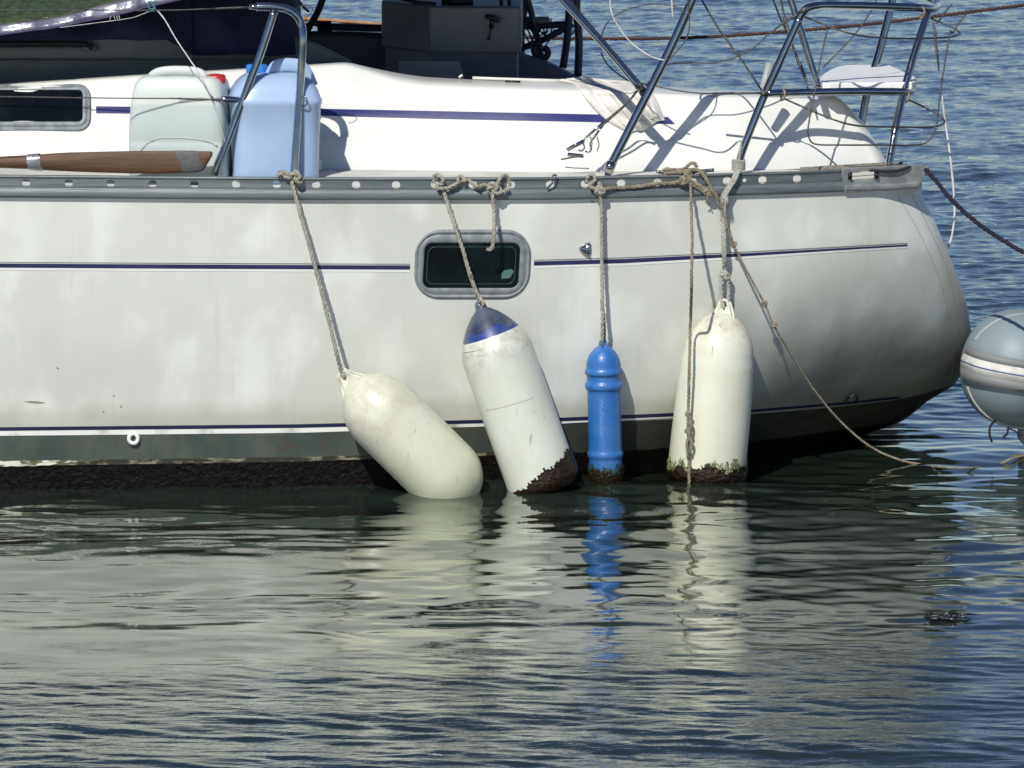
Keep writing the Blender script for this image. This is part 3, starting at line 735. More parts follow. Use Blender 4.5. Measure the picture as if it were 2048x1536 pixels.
# small loop of wire above the gate
tb('split_ring', [(594, 17, .09), (602, 12, .085), (612, 11, .08), (622, 14, .08), (625, 20, .08), (620, 28, .08), (611, 35, .085)], .0014, wirem, 5, 6)
# boarding stanchion C and brace D
c1 = tb('stanchion', [(1222, 330, yr(1222,0.110)), (1260, 256, yr(1222,0.115)), (1296, 186, yr(1222,0.120)), (1345, 88, yr(1222,0.130)), (1398, -30, yr(1222,0.140))], .0135)
m = M(); tube(m, [P(1215, 345, yr(1222,0.110)), P(1224, 325, yr(1222,0.110))], .0155, 14); tube(m, [P(1209, 349, yr(1222,0.110)), P(1222, 352, yr(1222,0.110))], .008, 8); m.build('stanchion_foot', steel, c1)
c2 = tb('brace_tube', [(1085, -40, yr(1222,0.180)), (1200, 84, yr(1222,0.150)), (1278, 176, yr(1222,0.130))], .0095)
tb('brace_rod', [(1098, -40, yr(1222,.20)), (1205, 84, yr(1222,0.180)), (1292, 186, yr(1222,0.150))], .009, tubed)
m = M(); box(m, P(1287, 186, yr(1222,0.130)), (.022, .02, .016), bev=.003); box(m, P(1283, 178, yr(1222,0.125)), (.012, .02, .014), Matrix.Rotation(R(40), 3, 'Y'), bev=.002); m.build('brace_clamp', blkr, c2)
# wires near C
YW = yr(1250, .11)
tb('lifeline', [(1280, 166, YW), (1310, 172, YW), (1360, 182, YW), (1410, 187, YW), (1470, 187, yr(1500,0.10)), (1518, 186, yr(1500,0.10))], .0022, wirem, 5, 6)
tb('lifeline_turnbuckle', [(1425, 187, yr(1500,0.10)), (1470, 187, yr(1500,0.10)), (1526, 186, yr(1500,0.11))], .0036, wirem, 2, 8)
tb('lifeline', [(1290, 172, YW), (1330, 132, YW), (1378, 126, yr(1400,0.12)), (1440, 124, yr(1450,0.12)), (1500, 100, yr(1500,0.12)), (1552, 56, yr(1550,0.11)), (1602, 26, yr(1600,0.11))], .0022, wirem, 7, 6)
tb('lifeline_turnbuckle', [(1548, 60, yr(1550,0.11)), (1578, 38, yr(1570,0.11)), (1604, 25, yr(1600,0.11))], .0036, wirem, 2, 8)
tb('loose_wire', [(1292, 170, YW), (1345, 112, YW), (1372, 78, YW), (1379, 40, YW), (1372, -20, YW)], .002, wirem, 7, 6)
tb('loose_wire', [(1200, 80, YW+.05), (1215, 45, YW), (1248, 22, YW), (1290, 10, YW), (1322, 8, YW), (1352, 14, YW), (1368, 28, YW)], .002, wirem, 7, 6)
tb('loose_wire', [(1220, -20, YW-.03), (1222, 20, YW-.03), (1235, 50, YW-.03), (1262, 85, YW-.03), (1300, 112, YW-.03), (1330, 121, YW-.03)], .0024, cordw, 7, 6)
tb('loose_wire', [(1202, 105, YW+.1), (1212, 125, YW+.1), (1232, 145, YW+.1), (1262, 165, YW+.05)], .002, roped, 5, 6)
tb('cord_end', [(1343, -20, YW), (1344, 12, YW), (1347, 39, YW)], .003, cordw, 3, 6)
# pelican hooks hanging from the brace joint
YH_ = YW+.03
tb('hook_wire', [(1278, 178, YW), (1262, 198, YH_), (1240, 218, YH_), (1208, 244, YH_)], .0026, wirem, 6, 6)
tb('hook_wire', [(1272, 182, YW), (1256, 205, YH_+.02), (1232, 228, YH_+.02), (1206, 250, YH_+.02)], .0026, wirem, 6, 6)
def hook(pa, pb, tail, Y):
    m = M(); tube(m, [P(*pa, Y), P(*pb, Y)], .0040, 8)
    q = cat_rom([P(pb[0], pb[1], Y), P(pb[0]-6, pb[1]+10, Y), P(pb[0]-3, pb[1]+20, Y), P(pb[0]-9, pb[1]+27, Y), P(pb[0]-16, pb[1]+24, Y)], 5); tube(m, q, .0026, 6)
    tube(m, cat_rom([P(pb[0]+8, pb[1]-4, Y), P(pb[0]+12, pb[1]+12, Y), P(pb[0]+8, pb[1]+24, Y)], 4), .002, 6)
    tube(m, [P(*t, Y) for t in tail], .0055, 8, sx=1.1, sy=.4); return m.build('pelican_hook', steel, boat)
hook((1208, 244), (1172, 275), ((1168, 282), (1134, 300)), YH_)
hook((1206, 250), (1186, 278), ((1166, 312), (1135, 309)), YH_+.02)
tb('hook_pin', [(1178, 337, YW+.02), (1150, 336, YW+.02), (1130, 334, YW+.02)], .0016, wirem, 3, 6)
tb('hook_lever', [(1122, 319, YW+.02), (1150, 314, YW+.02), (1168, 313, YW+.02)], .0026, wirem, 3, 6)

# pushpit (stern rail)
YE = yr(1500, .10)
pp = root('pushpit_holder', (0, 0, 0), None, None) if False else None
e1 = tb('pushpit_leg', [(1475, 346, YE), (1482, 312, YE), (1496, 272, YE), (1525, 200, YE+.01), (1560, 122, YE+.02), (1600, 34, YE+.03)], .0122)
tb('pushpit_top_rail', [(1596, 42, YE+.03), (1610, 20, YE+.03), (1632, 12, YE+.05), (1680, 11, YE+.12), (1760, 12.5, YE+.20), (1830, 15, YE+.28), (1862, 17, YE+.37), (1875, 12, YE+.56), (1872, 2, YE+.66), (1845, -12, YE+.75)], .0125)
tb('pushpit_mid_rail', [(1534, 187, YE+.01), (1600, 185, YE+.08), (1700, 183, YE+.12), (1780, 183, YE+.17), (1815, 183, YE+.22), (1824, 178, YE+.4), (1800, 168, YE+.6), (1740, 155, YE+.8)], .0115)
tb('pushpit_leg', [(1777, 334, YE+.10), (1790, 262, YE+.14), (1805, 195, YE+.2), (1828, 110, YE+.27), (1858, 20, YE+.36)], .0120)
tb('pushpit_leg', [(1704, 340, YE+.70), (1718, 275, YE+.72), (1732, 195, YE+.74), (1756, 112, YE+.76), (1775, 40, YE+.78), (1792, -30, YE+.8)], .0125)
tb('backstay_tube', [(1572, -30, YE+.18), (1595, 40, YE+.17), (1620, 120, YE+.16), (1637, 175, YE+.15)], .0105)
tb('backstay_wire', [(1536, -30, YE+.22), (1558, 30, YE+.2), (1583, 85, YE+.18), (1597, 130, YE+.17)], .0028, roped, 3, 8)
tb('backstay_turnbuckle', [(1557, -30, YE+.16), (1568, 30, YE+.16), (1580, 75, YE+.15), (1592, 110, YE+.15), (1608, 150, YE+.14), (1616, 178, YE+.13)], [.0035]*9+[.0055]*9+[.004]*9+[.0055]*9+[.003]*5, wirem, 8, 8)
tb('diagonal_wire', [(1398, -10, YE), (1440, 62, YE), (1482, 118, YE), (1524, 182, YE)], .0030, wirem, 2, 6)
tb('diagonal_wire', [(1762, -20, YE+.35), (1740, 26, YE+.3), (1700, 80, YE+.3), (1646, 135, YE+.3)], .0022, wirem, 2, 6)
for a, b, y in ((1527, 187, 0), (1607, 22, .01)):
    m = M(); box(m, P(a, b, YE+y-.008), (.024, .014, .016), Matrix.Rotation(R(30), 3, 'Y'), bev=.003); m.build('rail_clamp', wirem, boat)
for a, b, y in ((1568, 192, .05), (1847, 28, .28), (1816, 196, .21)):
    m = M(); tube(m, cat_rom([P(a-2, b-14, YE+y-.006), P(a+2, b-6, YE+y-.016), P(a, b+5, YE+y-.016), P(a-6, b+8, YE+y-.01), P(a-4, b-2, YE+y-.012)], 4), .0035, 6); m.build('rail_hook', rustw, boat)
# rod holder pipe
m = M(); a, b = P(1524, 182, YE+.05), P(1540, 126, YE+.05); ax = (b-a); L = ax.length
revolve(m, [(0, .0105), (L, .013), (L, .0105), (.02, .009), (.02, 0)], a, ax, 20); m.build('rod_holder', pvc, boat)
# white stern seat
m = M(); zt = P(1700, 165, YE+.2).z
top = [P(x, y, 0) for x, y in ()]
outl = [(1640, 161), (1641, 154), (1648, 147), (1660, 139), (1676, 133), (1692, 130), (1710, 129.2), (1770, 129.2), (1780, 130.5), (1806, 142), (1822, 150), (1830, 154), (1833, 158), (1831, 162), (1824, 164), (1780, 165), (1690, 165.5), (1660, 166), (1645, 165)]
tp_ = [PZ(x, y, zt) for x, y in outl]; n = len(tp_); v = []
for p in tp_: v.append(p)
for p in tp_: v.append(p-Vector((0, 0, .024)))
m.add(v, [tuple(range(n))]+[tuple(range(n, 2*n))[::-1]]+[(i, (i+1) % n, n+(i+1) % n, n+i) for i in range(n)]); st = m.build('stern_seat', seatm, boat, smooth=False); bevel_mod(st, .003)
for a, y in ((1650, .1), (1798, .2)): m = M(); tube(m, [P(a, 178, YE+y), P(a, 190, YE+y)], .005, 8); m.build('seat_bracket', steel, st)

# cleat on the rail
m = M(); yc = yr(1370, .012); q = P(1372, 343, yc); tube(m, cat_rom([P(1312, 343, yc), P(1335, 346, yc), P(1372, 344, yc), P(1405, 342, yc), P(1428, 340, yc)], 5), [.0035]+[.0055]*19+[.006], 10)
tube(m, [P(1358, 344, yc), P(1356, 356, yc)], .006, 8); tube(m, [P(1386, 343, yc), P(1388, 355, yc)], .006, 8); m.build('mooring_cleat', steel, boat)
# shackle in the rail
m = M(); ys_ = yr(1100, -.022); tube(m, cat_rom([P(1094, 377, ys_), P(1100, 371, ys_), P(1108, 363, ys_), P(1114, 356, ys_+.01), P(1110, 350, ys_+.012), P(1104, 352, ys_+.01)], 5), .003, 8); revolve(m, [(0, .006), (.004, .005), (.005, 0)], P(1094, 374, ys_+.004), (0, -1, 0), 10); m.build('shackle', steel, boat)
# cabin hanging knot left of stripes: little white plastic tag behind the blue can
m = M(); prism(m, [(629, 324), (634, 320), (640, 320), (644, 325), (641, 331), (643, 339), (637, 343), (629, 340)], .2, .006); m.build('toggle', cleanw, boat, smooth=False)

# ---------------------------------------------------------------- shaded cockpit
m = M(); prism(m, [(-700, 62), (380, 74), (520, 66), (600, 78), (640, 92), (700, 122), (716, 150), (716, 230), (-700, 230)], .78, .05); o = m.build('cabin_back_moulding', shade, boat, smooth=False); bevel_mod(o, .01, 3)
m = M(); tube(m, [P(-300, 98, .75), P(165, 96, .75)], .0035, 8); box(m, P(178, 96, .76), (.05, .02, .024), bev=.006); m.build('grab_rail', cast, boat)
m = M(); tube(m, [P(-300, 88, .74), P(168, 88, .74), P(185, 95, .74)], .008, 8); m.build('grab_rail_base', blkr, boat)
m = M(); box(m, (P(250, 122, .74)+P(250, 122, .74))/2, (1.4, .02, .006), bev=.002); o = m.build('moulding_ledge', shade, boat)
# far coaming
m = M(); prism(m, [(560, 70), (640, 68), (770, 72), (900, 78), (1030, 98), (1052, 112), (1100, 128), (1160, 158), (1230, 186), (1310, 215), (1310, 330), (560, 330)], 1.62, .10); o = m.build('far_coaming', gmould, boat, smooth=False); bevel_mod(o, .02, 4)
m = M(); tube(m, cat_rom([P(580, 66, 1.60), P(680, 66, 1.60), P(768, 69, 1.60)], 4), .006, 8); m.build('coaming_track', blkr, o)
# locker / console
def plan_prism(m, plan, z0, z1):
    n = len(plan); v = [Vector((x, y, z0)) for x, y in plan]+[Vector((x, y, z1)) for x, y in plan]
    m.add(v, [tuple(range(n))[::-1], tuple(range(n, 2*n))]+[(i, (i+1) % n, n+(i+1) % n, n+i) for i in range(n)])
def plan(l): return [(P(px, 60, Y).x, Y) for px, Y in l]
m = M(); plan_prism(m, plan([(763, 1.42), (858, 1.20), (1042, 1.18), (1046, 1.5), (765, 1.5)]), P(900, 106, 1.2).z, P(900, 12, 1.2).z); o = m.build('cockpit_locker', gmould, boat, smooth=False); bevel_mod(o, .008, 3)
m = M(); plan_prism(m, plan([(770, 1.44), (866, 1.23), (1034, 1.21), (1038, 1.48), (772, 1.48)]), P(900, 240, 1.2).z, P(900, 105, 1.2).z); m.build('locker_base', gmould, o, smooth=False)
m = M(); prism(m, [(797, 122), (918, 123), (927, 150), (930, 180), (800, 180)], 1.0, .02); m.build('instrument_panel', gpanel, boat, smooth=False)
m = M(); yy = 1.16
tube(m, cat_rom([P(972, 33, yy), P(985, 36, yy-.01), P(997, 42, yy)], 4), .0075, 10); tube(m, [P(985, 38, yy), P(982, 56, yy+.01)], .0075, 10); tube(m, [P(982, 56, yy+.01), P(977, 78, yy+.02)], .002, 6); box(m, P(977, 78, yy+.015), (.012, .01, .008), bev=.002); m.build('pull_handle', blk, o)
m = M(); plan_prism(m, plan([(560, 1.66), (1040, 1.60), (1042, 1.7), (560, 1.76)]), P(700, 60, 1.7).z-.25, P(700, 75, 1.7).z-.01)
m.build('side_seat', gmould, boat, smooth=False)
# objects on top of the locker
m = M(); box(m, P(915, 2, 1.3), (.10, .08, .03), bev=.006); tube(m, [P(870, 8, 1.25), P(830, 4, 1.3), P(780, -8, 1.3)], .006, 8); m.build('winch_base', blk, o)
# far rail tube with wound rope
tb('far_rail_tube', [(636, 53, 1.85), (700, 55, 1.85), (790, 57, 1.85)], .0125, tubed)
tb('far_stanchion', [(655, -30, 1.85), (636, 22, 1.85), (614, 62, 1.85), (600, 100, 1.8)], .0115, tubed)
tb('far_lifeline', [(560, 44, 1.85), (580, 46, 1.85), (600, 48, 1.85), (640, 50, 1.85)], .004, blkr)
m = M()
for x in (632, 637, 642, 647, 652, 657):
    pts = [P(x, 53.5, 1.85)+Vector((.004*math.sin(a*.5)+(i*.0006), .017*math.cos(a), .017*math.sin(a))) for i, a in enumerate([2*math.pi*k/14 for k in range(15)])]; tube(m, pts, .004, 6)
m.build('rope_winding', roped, boat)
tb('far_shroud', [(588, -20, 1.8), (602, 8, 1.8), (618, 24, 1.8)], .004, blkr)
# far stern frame, dark tubes and cables
YF_ = 1.78
far = tb('far_frame_post', [(1140, -30, YF_), (1136, 60, YF_), (1126, 135, YF_)], .013, tubed)
tb('far_frame_post', [(1156, -30, YF_-.1), (1153, 20, YF_-.1), (1158, 80, YF_-.1), (1156, 152, YF_-.1)], .013, tubed)
tb('far_frame_brace', [(1040, 98, YF_), (1090, 78, YF_), (1146, 48, YF_)], .0105, tubed)
tb('far_frame_beam', [(1040, 53, YF_+.05), (1090, 51, YF_+.05), (1142, 48, YF_+.05)], .0115, tubed)
tb('far_frame_strut', [(1054, -10, YF_), (1048, 20, YF_), (1043, 48, YF_), (1042, 100, YF_), (1045, 155, YF_)], .0125, tubed)
tb('far_frame_strut', [(1052, -10, YF_-.02), (1062, 22, YF_-.02), (1068, 48, YF_-.02), (1076, 80, YF_-.02), (1082, 110, YF_-.02)], .0105, tubed)
m = M(); box(m, P(1073, 40, YF_+.02), (.085, .05, .02), bev=.003); m.build('far_shelf', gpanel, boat)
m = M(); tube(m, cat_rom([P(1072, 84, YF_-.05), P(1068, 100, YF_-.05), P(1074, 112, YF_-.05), P(1090, 116, YF_-.05), P(1096, 104, YF_-.05), P(1088, 94, YF_-.05)], 5), .011, 10); m.build('outboard_bracket', blk, boat)
for i in range(11):
    x0 = 1046+random.random()*40; x1 = x0+random.uniform(20, 52); dip = random.uniform(8, 34); yb = 44+random.random()*26
    tb('cable', [(x0, yb, YF_-.04), ((x0+x1)/2, yb+dip, YF_-.06), (min(x1, 1138), yb+random.uniform(-10, 24), YF_-.04)], .0024, blk, 8, 6)
tb('cable', [(1150, 60, YF_), (1128, 92, YF_), (1124, 118, YF_), (1130, 138, YF_)], .0022, blk, 6, 6)
for x in (1000, 1016):
    tb('sheet_tail', [(x, -20, 1.25), (x+3, 12, 1.25)], .006, roped, 1, 8)

# sprayhood
def build_hood():
    m = M(); rows = []; prof = [(-700, 20), (0, 5), (200, -20), (300, -40), (600, -90)]
    f = sm([p[0] for p in prof], [p[1] for p in prof], .02)
    for j in range(13):
        t = j/12; row = []
        for i in range(41):
            u = 1-(1-i/40)**1.8; px = -700+(1277*u); bot = 80+30*smst(345, 372, px)+1.5*math.sin(px*.05)
            top = f(px)
            py = bot*(1-t)+top*t
            Yd = .70+.25*(t**2)+.02*math.sin(px*.035+t*5)+.01*math.sin(px*.08+3*t)
            rx = px
            row.append(P(rx+12*(1-t)**2*u**8, py, Yd+.04*max(0, u-.9)*10*.5))
        rows.append(row)
    grid(m, rows); back = [[p+Vector((.0, .7, -.0)) for p in r] for r in rows]
    grid(m, [[r[-1] for r in rows], [r[-1] for r in back]])
    o = m.build('sprayhood', canvasn, boat); s = o.modifiers.new('t', 'SOLIDIFY'); s.thickness = .004
    m = M(); tube(m, [p+Vector((0, -.004, 0)) for p in [r[26] for r in rows]], .002, 5); m.build('hood_seam', blk, o)
build_hood()

# tarpaulin over the boom, its unseen after end extended to shade the cockpit
def build_tarp():
    hem = sm([-900, -300, 0, 120, 220, 300, 420, 600, 900, 1250], [115, 95, 67, 50, 30, 10, -18, -48, -95, -150], .012)
    hw_ = sm([-900, 0, 120, 220, 300, 600, 1250], [20, 17, 17, 24, 24, 30, 30], .01)
    m = M(); n = 170; rows = []
    us = [0, .35, .7, 1.0, 1.03, 1.3, 1.8, 3, 6, 10, 14]
    for k, u in enumerate(us):
        row = []
        for i in range(n+1):
            px = -900+(1250+900)*i/n
            wob = .010*math.sin(px*.045)+.006*math.sin(px*.11+1)
            base = P(px, hem(px), .30)
            if u <= 1.03:
                z = base.z+u*hw_(px)*.0015; y = .30+.02*u+wob*(1-.3*u)
            else:
                s = (u-1.03)/13; z = base.z+hw_(px)*.0015+.40*math.sin(min(1, s*1.0)*math.pi*.5)+.004*math.sin(px*.02+u); y = .32+1.9*s+wob*.7
            row.append(Vector((base.x, y, z)))
        rows.append(row)
    g = M(); grid(g, rows[3:]); g2 = M(); grid(g2, rows[:4])
    e = root('tarpaulin', (P(-300, 90, .3).x+1, .3, 1.3), 'green tarpaulin with shiny silver hem stretched above the cabin', 'tarpaulin')
    o = g.build('sheet', tarpg, e); s = o.modifiers.new('t', 'SOLIDIFY'); s.thickness = .002; s.offset = 1
    o = g2.build('hem', tarps, e); s = o.modifiers.new('t', 'SOLIDIFY'); s.thickness = .004; s.offset = -1
    m = M(); tube(m, [Vector((p.x, p.y-.004, p.z-.004)) for p in rows[0]], .0028, 6); m.build('hem_cord', mat('purple_edging', (.06, .04, .12), .6), e)
    m = M(); c = P(303, 12, .275); tube(m, [c+Vector((.009*math.cos(a), 0, .010*math.sin(a))) for a in [2*math.pi*k/14 for k in range(14)]], .003, 6, closed=True)
    tube(m, cat_rom([P(296, 2, .27), P(306, 8, .265), P(310, 20, .265), P(298, 22, .27)], 4), .003, 6); m.build('grommet', mat('teal_cord', (.05, .16, .17), .6), e)
    m = M()
    for x in (222, 228, 233, 238): tube(m, [P(x, 30+random.random()*3, .285), P(x+random.uniform(-3, 4), 41, .283)], .001, 4)
    m.build('stitching', cordw, e)
build_tarp()
m = M(); tube(m, cat_rom([P(314, 20, .27), P(330, 40, .22), P(352, 78, .14), P(376, 114, .06), P(400, 150, .03), P(424, 196, .045)], 5), .0020, 6)
tube(m, cat_rom([P(424, 202, .045), P(440, 245, .05), P(452, 292, .05)], 4), .0009, 5)
tube(m, cat_rom([P(300, 22, .27), P(280, 30, .26), P(250, 38, .26), P(120, 55, .26)], 4), .001, 5)
tag(m.build('lashing_cord', cordw), 'thin white cord tied from the tarpaulin eyelet down to the guard wire', 'cord')

# ---------------------------------------------------------------- jerry cans
def loft_can(m, c, lev, rot, seg=56):
    rows = []
    for z, hx, hy, e, dx in lev:
        row = []
        for k in range(seg):
            a = 2*math.pi*k/seg; ca, sa = math.cos(a), math.sin(a)
            x = hx*math.copysign(abs(ca)**(2/e), ca)+dx; y = hy*math.copysign(abs(sa)**(2/e), sa)
            row.append(Vector((c[0]+x*math.cos(rot)-y*math.sin(rot), c[1]+x*math.sin(rot)+y*math.cos(rot), c[2]+z)))
        rows.append(row)
    grid(m, rows, closed=True); n0 = len(m.v); m.add([], [])
    m.f.append(tuple(range(n0-seg, n0))); m.mi.append(0)
def loc(c, rot, x, y, z): return Vector((c[0]+x*math.cos(rot)-y*math.sin(rot), c[1]+x*math.sin(rot)+y*math.cos(rot), c[2]+z))
YJ = .185
cx1 = P(364, 250, YJ).x; c1_ = (cx1, YJ, ZD(cx1)-.018); r1 = R(-7)
e = root('jerry_can', c1_, 'whitish translucent water container with a red cap', 'jerry can', 'water containers on the side deck')
m = M(); hx, hy = .150, .115
lev = [(0, hx*.93, hy*.9, 6, 0), (.006, hx*.98, hy*.97, 6, 0), (.02, hx, hy, 7, 0), (.12, hx, hy, 7, 0), (.125, hx*.995, hy*.985, 7, 0), (.13, hx, hy, 7, 0), (.22, hx*.965, hy*.98, 7, 0), (.265, hx*.93, hy*.965, 6, 0), (.293, hx*.885, hy*.93, 5.5, 0), (.308, hx*.82, hy*.87, 5, 0), (.316, hx*.72, hy*.78, 5, 0), (.318, hx*.60, hy*.62, 5, 0), (.316, hx*.54, hy*.50, 5, 0), (.290, hx*.50, hy*.44, 5, 0), (.289, hx*.2, hy*.2, 4, 0)]
loft_can(m, c1_, lev, r1); m.build('body', canl, e)
m = M(); a = [(-.092, 0, .308), (-.07, 0, .322), (-.03, 0, .328), (.03, 0, .327), (.06, 0, .318), (.07, 0, .3)]
tube(m, cat_rom([loc(c1_, r1, *q) for q in a], 5), .013, 12, sx=1.2, sy=.8); m.build('handle', cang, e)
for q in ((-.085, .085), (.03, .085)): m = M(); box(m, loc(c1_, r1, q[0], q[1], .315), (.03, .02, .012), bev=.004); m.build('stacking_lug', cang, e)
m = M(); v = [loc(c1_, r1, x, y, z) for x, y, z in [(-.148+.01*i, -.118, 0.02+.0*i) for i in range(1)]]
tube(m, cat_rom([loc(c1_, r1, x, -.1155+yy2, z) for x, yy2, z in ((-.135, .0, .045), (-.115, 0, .085), (-.085, 0, .120), (-.05, 0, .135), (0, 0, .138), (.06, 0, .135), (.10, 0, .128), (.125, .002, .116))], 6), [.0016]*42+[.0035], 6); m.build('moulded_rib', mat('rib_plastic', (.48, .52, .47), .45), e)
def cap(c, r, h, mt, par, axis=(0, 0, 1)):
    m = M(); seg = 40; rows = []
    for z, f in ((0, 1.0), (h*.85, 1.0), (h, .9), (h+.001, .55), (h-.002, .5), (h-.002, 0.01)):
        rows.append([Vector(c)+Vector((r*f*(1+(.05 if (k//2) % 2 and f > .95 else 0))*math.cos(2*math.pi*k/seg), r*f*(1+(.05 if (k//2) % 2 and f > .95 else 0))*math.sin(2*math.pi*k/seg), z)) for k in range(seg)])
    grid(m, rows, closed=True); return m.build('cap', mt, par)
cq = loc(c1_, r1, .108, -.02, .296); cap(cq, .0285, .024, redm, e)

cx2 = P(549, 250, YJ).x; c2_ = (cx2, YJ-.005, ZD(cx2)-.018); r2 = R(6)
e = root('jerry_can', c2_, 'pale blue water container with a bright blue cap, standing behind the gate stanchion', 'jerry can', 'water containers on the side deck')
m = M(); hx, hy = .139, .115
lev = [(0, hx*.88, hy*.86, 4.5, 0), (.006, hx*.92, hy*.93, 4.5, 0), (.025, hx*.95, hy*.96, 5, 0), (.032, hx*.935, hy*.945, 5, 0), (.15, hx*.96, hy*.965, 5, 0), (.235, hx*.99, hy*.99, 5, 0), (.240, hx*1.01, hy*1.01, 5, 0), (.252, hx*1.01, hy*1.01, 5, 0), (.257, hx*.985, hy*.985, 5, 0), (.28, hx*.93, hy*.93, 4.2, 0), (.300, hx*.84, hy*.84, 3.6, 0), (.314, hx*.74, hy*.72, 3.2, 0), (.324, hx*.64, hy*.58, 3, 0), (.328, hx*.50, hy*.42, 3, 0), (.330, hx*.2, hy*.2, 3, 0)]
loft_can(m, c2_, lev, r2); m.build('body', canb, e)
m = M(); tube(m, cat_rom([loc(c2_, r2, *q) for q in ((-.012, -.01, .310), (.0, -.01, .338), (.018, -.01, .350), (.05, -.01, .351), (.078, -.01, .345), (.096, -.01, .322), (.112, -.01, .285))], 6), .0095, 12, sx=2.2, sy=.85); m.build('handle', canb, e)
m = M(); revolve(m, [(0, .036), (.012, .033), (.012, 0)], loc(c2_, r2, -.052, .01, .316), (0, 0, 1), 28); m.build('neck', canb, e)
cap(loc(c2_, r2, -.052, .01, .330), .031, .022, bluem, e)
# spout stub at the back of the blue container seen in its shadow
# ---------------------------------------------------------------- oar blade lying on the rail
e = root('oar', P(200, 350, .0), 'wooden oar with silver tape and a grey taped tip on the side deck', 'oar')
m = M(); rows = []
upper = sm([-700, -200, 0, 60, 130, 250, 330, 423, 426], [318, 314, 313, 310, 305, 302, 301.5, 302.5, 304], .004); lower = sm([-700, -200, 0, 60, 110, 250, 330, 395, 408, 426], [337, 336, 336, 338, 342, 347, 347.5, 344, 340, 309], .004)
pxs = [-700, -400, -200, -100, 0, 40, 70, 100, 140, 200, 260, 320, 360, 385, 400, 410, 418, 425]
for px in pxs:
    a, b = upper(px), lower(px); cyy = (a+b)/2; h = (b-a)/2*.0015; th = .017 if px < 60 else max(.006, .017-.010*(px-60)/140)
    c0 = P(px, cyy, .012); rows.append([c0+Vector((0, th*math.cos(t), h*math.sin(t))) for t in [2*math.pi*k/20 for k in range(20)]])
grid(m, rows, closed=True); m.f.append(tuple(len(m.v)-20+k for k in range(20))); m.mi.append(0); m.build('blade', wood, e)
def band(x0, x1, mt, sk=0, off=.0012, name='tape', rag=0):
    m = M(); rs = []
    for k in range(9):
        t_ = k/8; row = []
        for j in range(20):
            tt = 2*math.pi*j/20; px = x0+(x1-x0)*t_+sk*(-math.sin(tt))+random.uniform(-rag, rag)
            a, b = upper(px), lower(px); h = (b-a)/2*.0015; th = .017 if px < 60 else max(.006, .017-.010*(px-60)/140)
            c0 = P(px, (a+b)/2, .012); row.append(c0+Vector((0, (th+off)*math.cos(tt), (h+off)*math.sin(tt))))
        rs.append(row)
    grid(m, rs, closed=True); return m.build(name, mt, e)
band(358, 402, tapeg, 10); band(56, 82, tape, 3, .003, rag=2.5)

# ---------------------------------------------------------------- fenders
def seg_prof(L, rad, top, bot, n=12, taper=None, e1=2.2, e2=2.2):
    pr = []
    for i in range(n+1):
        a = math.pi/2*i/n; pr.append((top*(1-math.cos(a)**(2/e1)), rad*math.sin(a)**(2/e1) if i else .012))
    for i in range(1, 25): s = top+(L-top-bot)*i/24; pr.append((s, rad*(taper(s/L) if taper else 1)))
    rb = pr[-1][1]
    for i in range(1, n+1):
        a = math.pi/2*i/n; pr.append((L-bot+bot*math.sin(a), rb*math.cos(a)**(2/e2) if i < n else .0005))
    return pr
def eyelet(m, o, ax, side, hw_, L, r_hole, th=.014, fins=True):
    """flat moulded eye: o = top of eye tab centre, ax = down the fender"""
    ax = Vector(ax).normalized(); nrm = Vector(side).normalized(); w_ = ax.cross(nrm).normalized()
    seg = 32; hc = o+ax*(r_hole*1.9); outer = []; inner = []
    for k in range(seg):
        a = 2*math.pi*k/seg; c, s = math.cos(a), math.sin(a)
        inner.append((c*r_hole, s*r_hole+r_hole*1.9))
        if s < 0: outer.append((c*r_hole*1.9, r_hole*1.9+s*r_hole*1.9))
        else:
            t = s; wd = r_hole*1.9+(hw_-r_hole*1.9)*t**1.4; outer.append((max(-1, min(1, c*1.6))*wd if t > .0 else c*wd, r_hole*1.9+t*L))
    def pt(q, d, f=1): return o+w_*q[0]+ax*q[1]+nrm*d
    A = [pt(q, th*.35) for q in outer]; A2 = [pt((q[0]*.93, q[1]*.95+.002), th*.5) for q in outer]; B = [pt(q, th*.5) for q in inner]; C_ = [pt(q, -th*.5) for q in inner]; D2 = [pt((q[0]*.93, q[1]*.95+.002), -th*.5) for q in outer]; D = [pt(q, -th*.35) for q in outer]
    rows = [A, A2, B, C_, D2, D, A]; grid(m, rows, closed=True)
    return hc
def add_along(ob, m, o, ax):
    o = Vector(o); ax = Vector(ax).normalized(); a = ob.data.attributes.new('along', 'FLOAT', 'POINT'); a.data.foreach_set('value', [(Vector(v)-o).dot(ax) for v in m.v])
def weed(name, o, ax, prof, cond, par, mt, seg=120, off=.003, amp=.005, side=Vector((0, -1, 0))):
    ax = Vector(ax).normalized(); u = side-ax*side.dot(ax); u.normalize(); w_ = ax.cross(u); m = M(); L = prof[-1][0]; ss = np.linspace(prof[0][0], L, 150)
    rr_ = np.interp(ss, [p[0] for p in prof], [p[1] for p in prof]); V = {}; v = []; f = []
    def vid(i, k):
        k %= seg
        if (i, k) not in V:
            a = 2*math.pi*k/seg; j = random.random()
            V[(i, k)] = len(v); v.append(Vector(o)+ax*ss[i]+(u*math.cos(a)+w_*math.sin(a))*(rr_[i]+off+amp*j))
        return V[(i, k)]
    for i in range(149):
        for k in range(seg):
            a = 2*math.pi*(k+.5)/seg; p = Vector(o)+ax*ss[i]+(u*math.cos(a)+w_*math.sin(a))*rr_[i]
            if cond(ss[i], a, p): f.append((vid(i, k), vid(i, k+1), vid(i+1, k+1), vid(i+1, k)))
    if not f: return
    m.add(v, f); return m.build(name, mt, par)
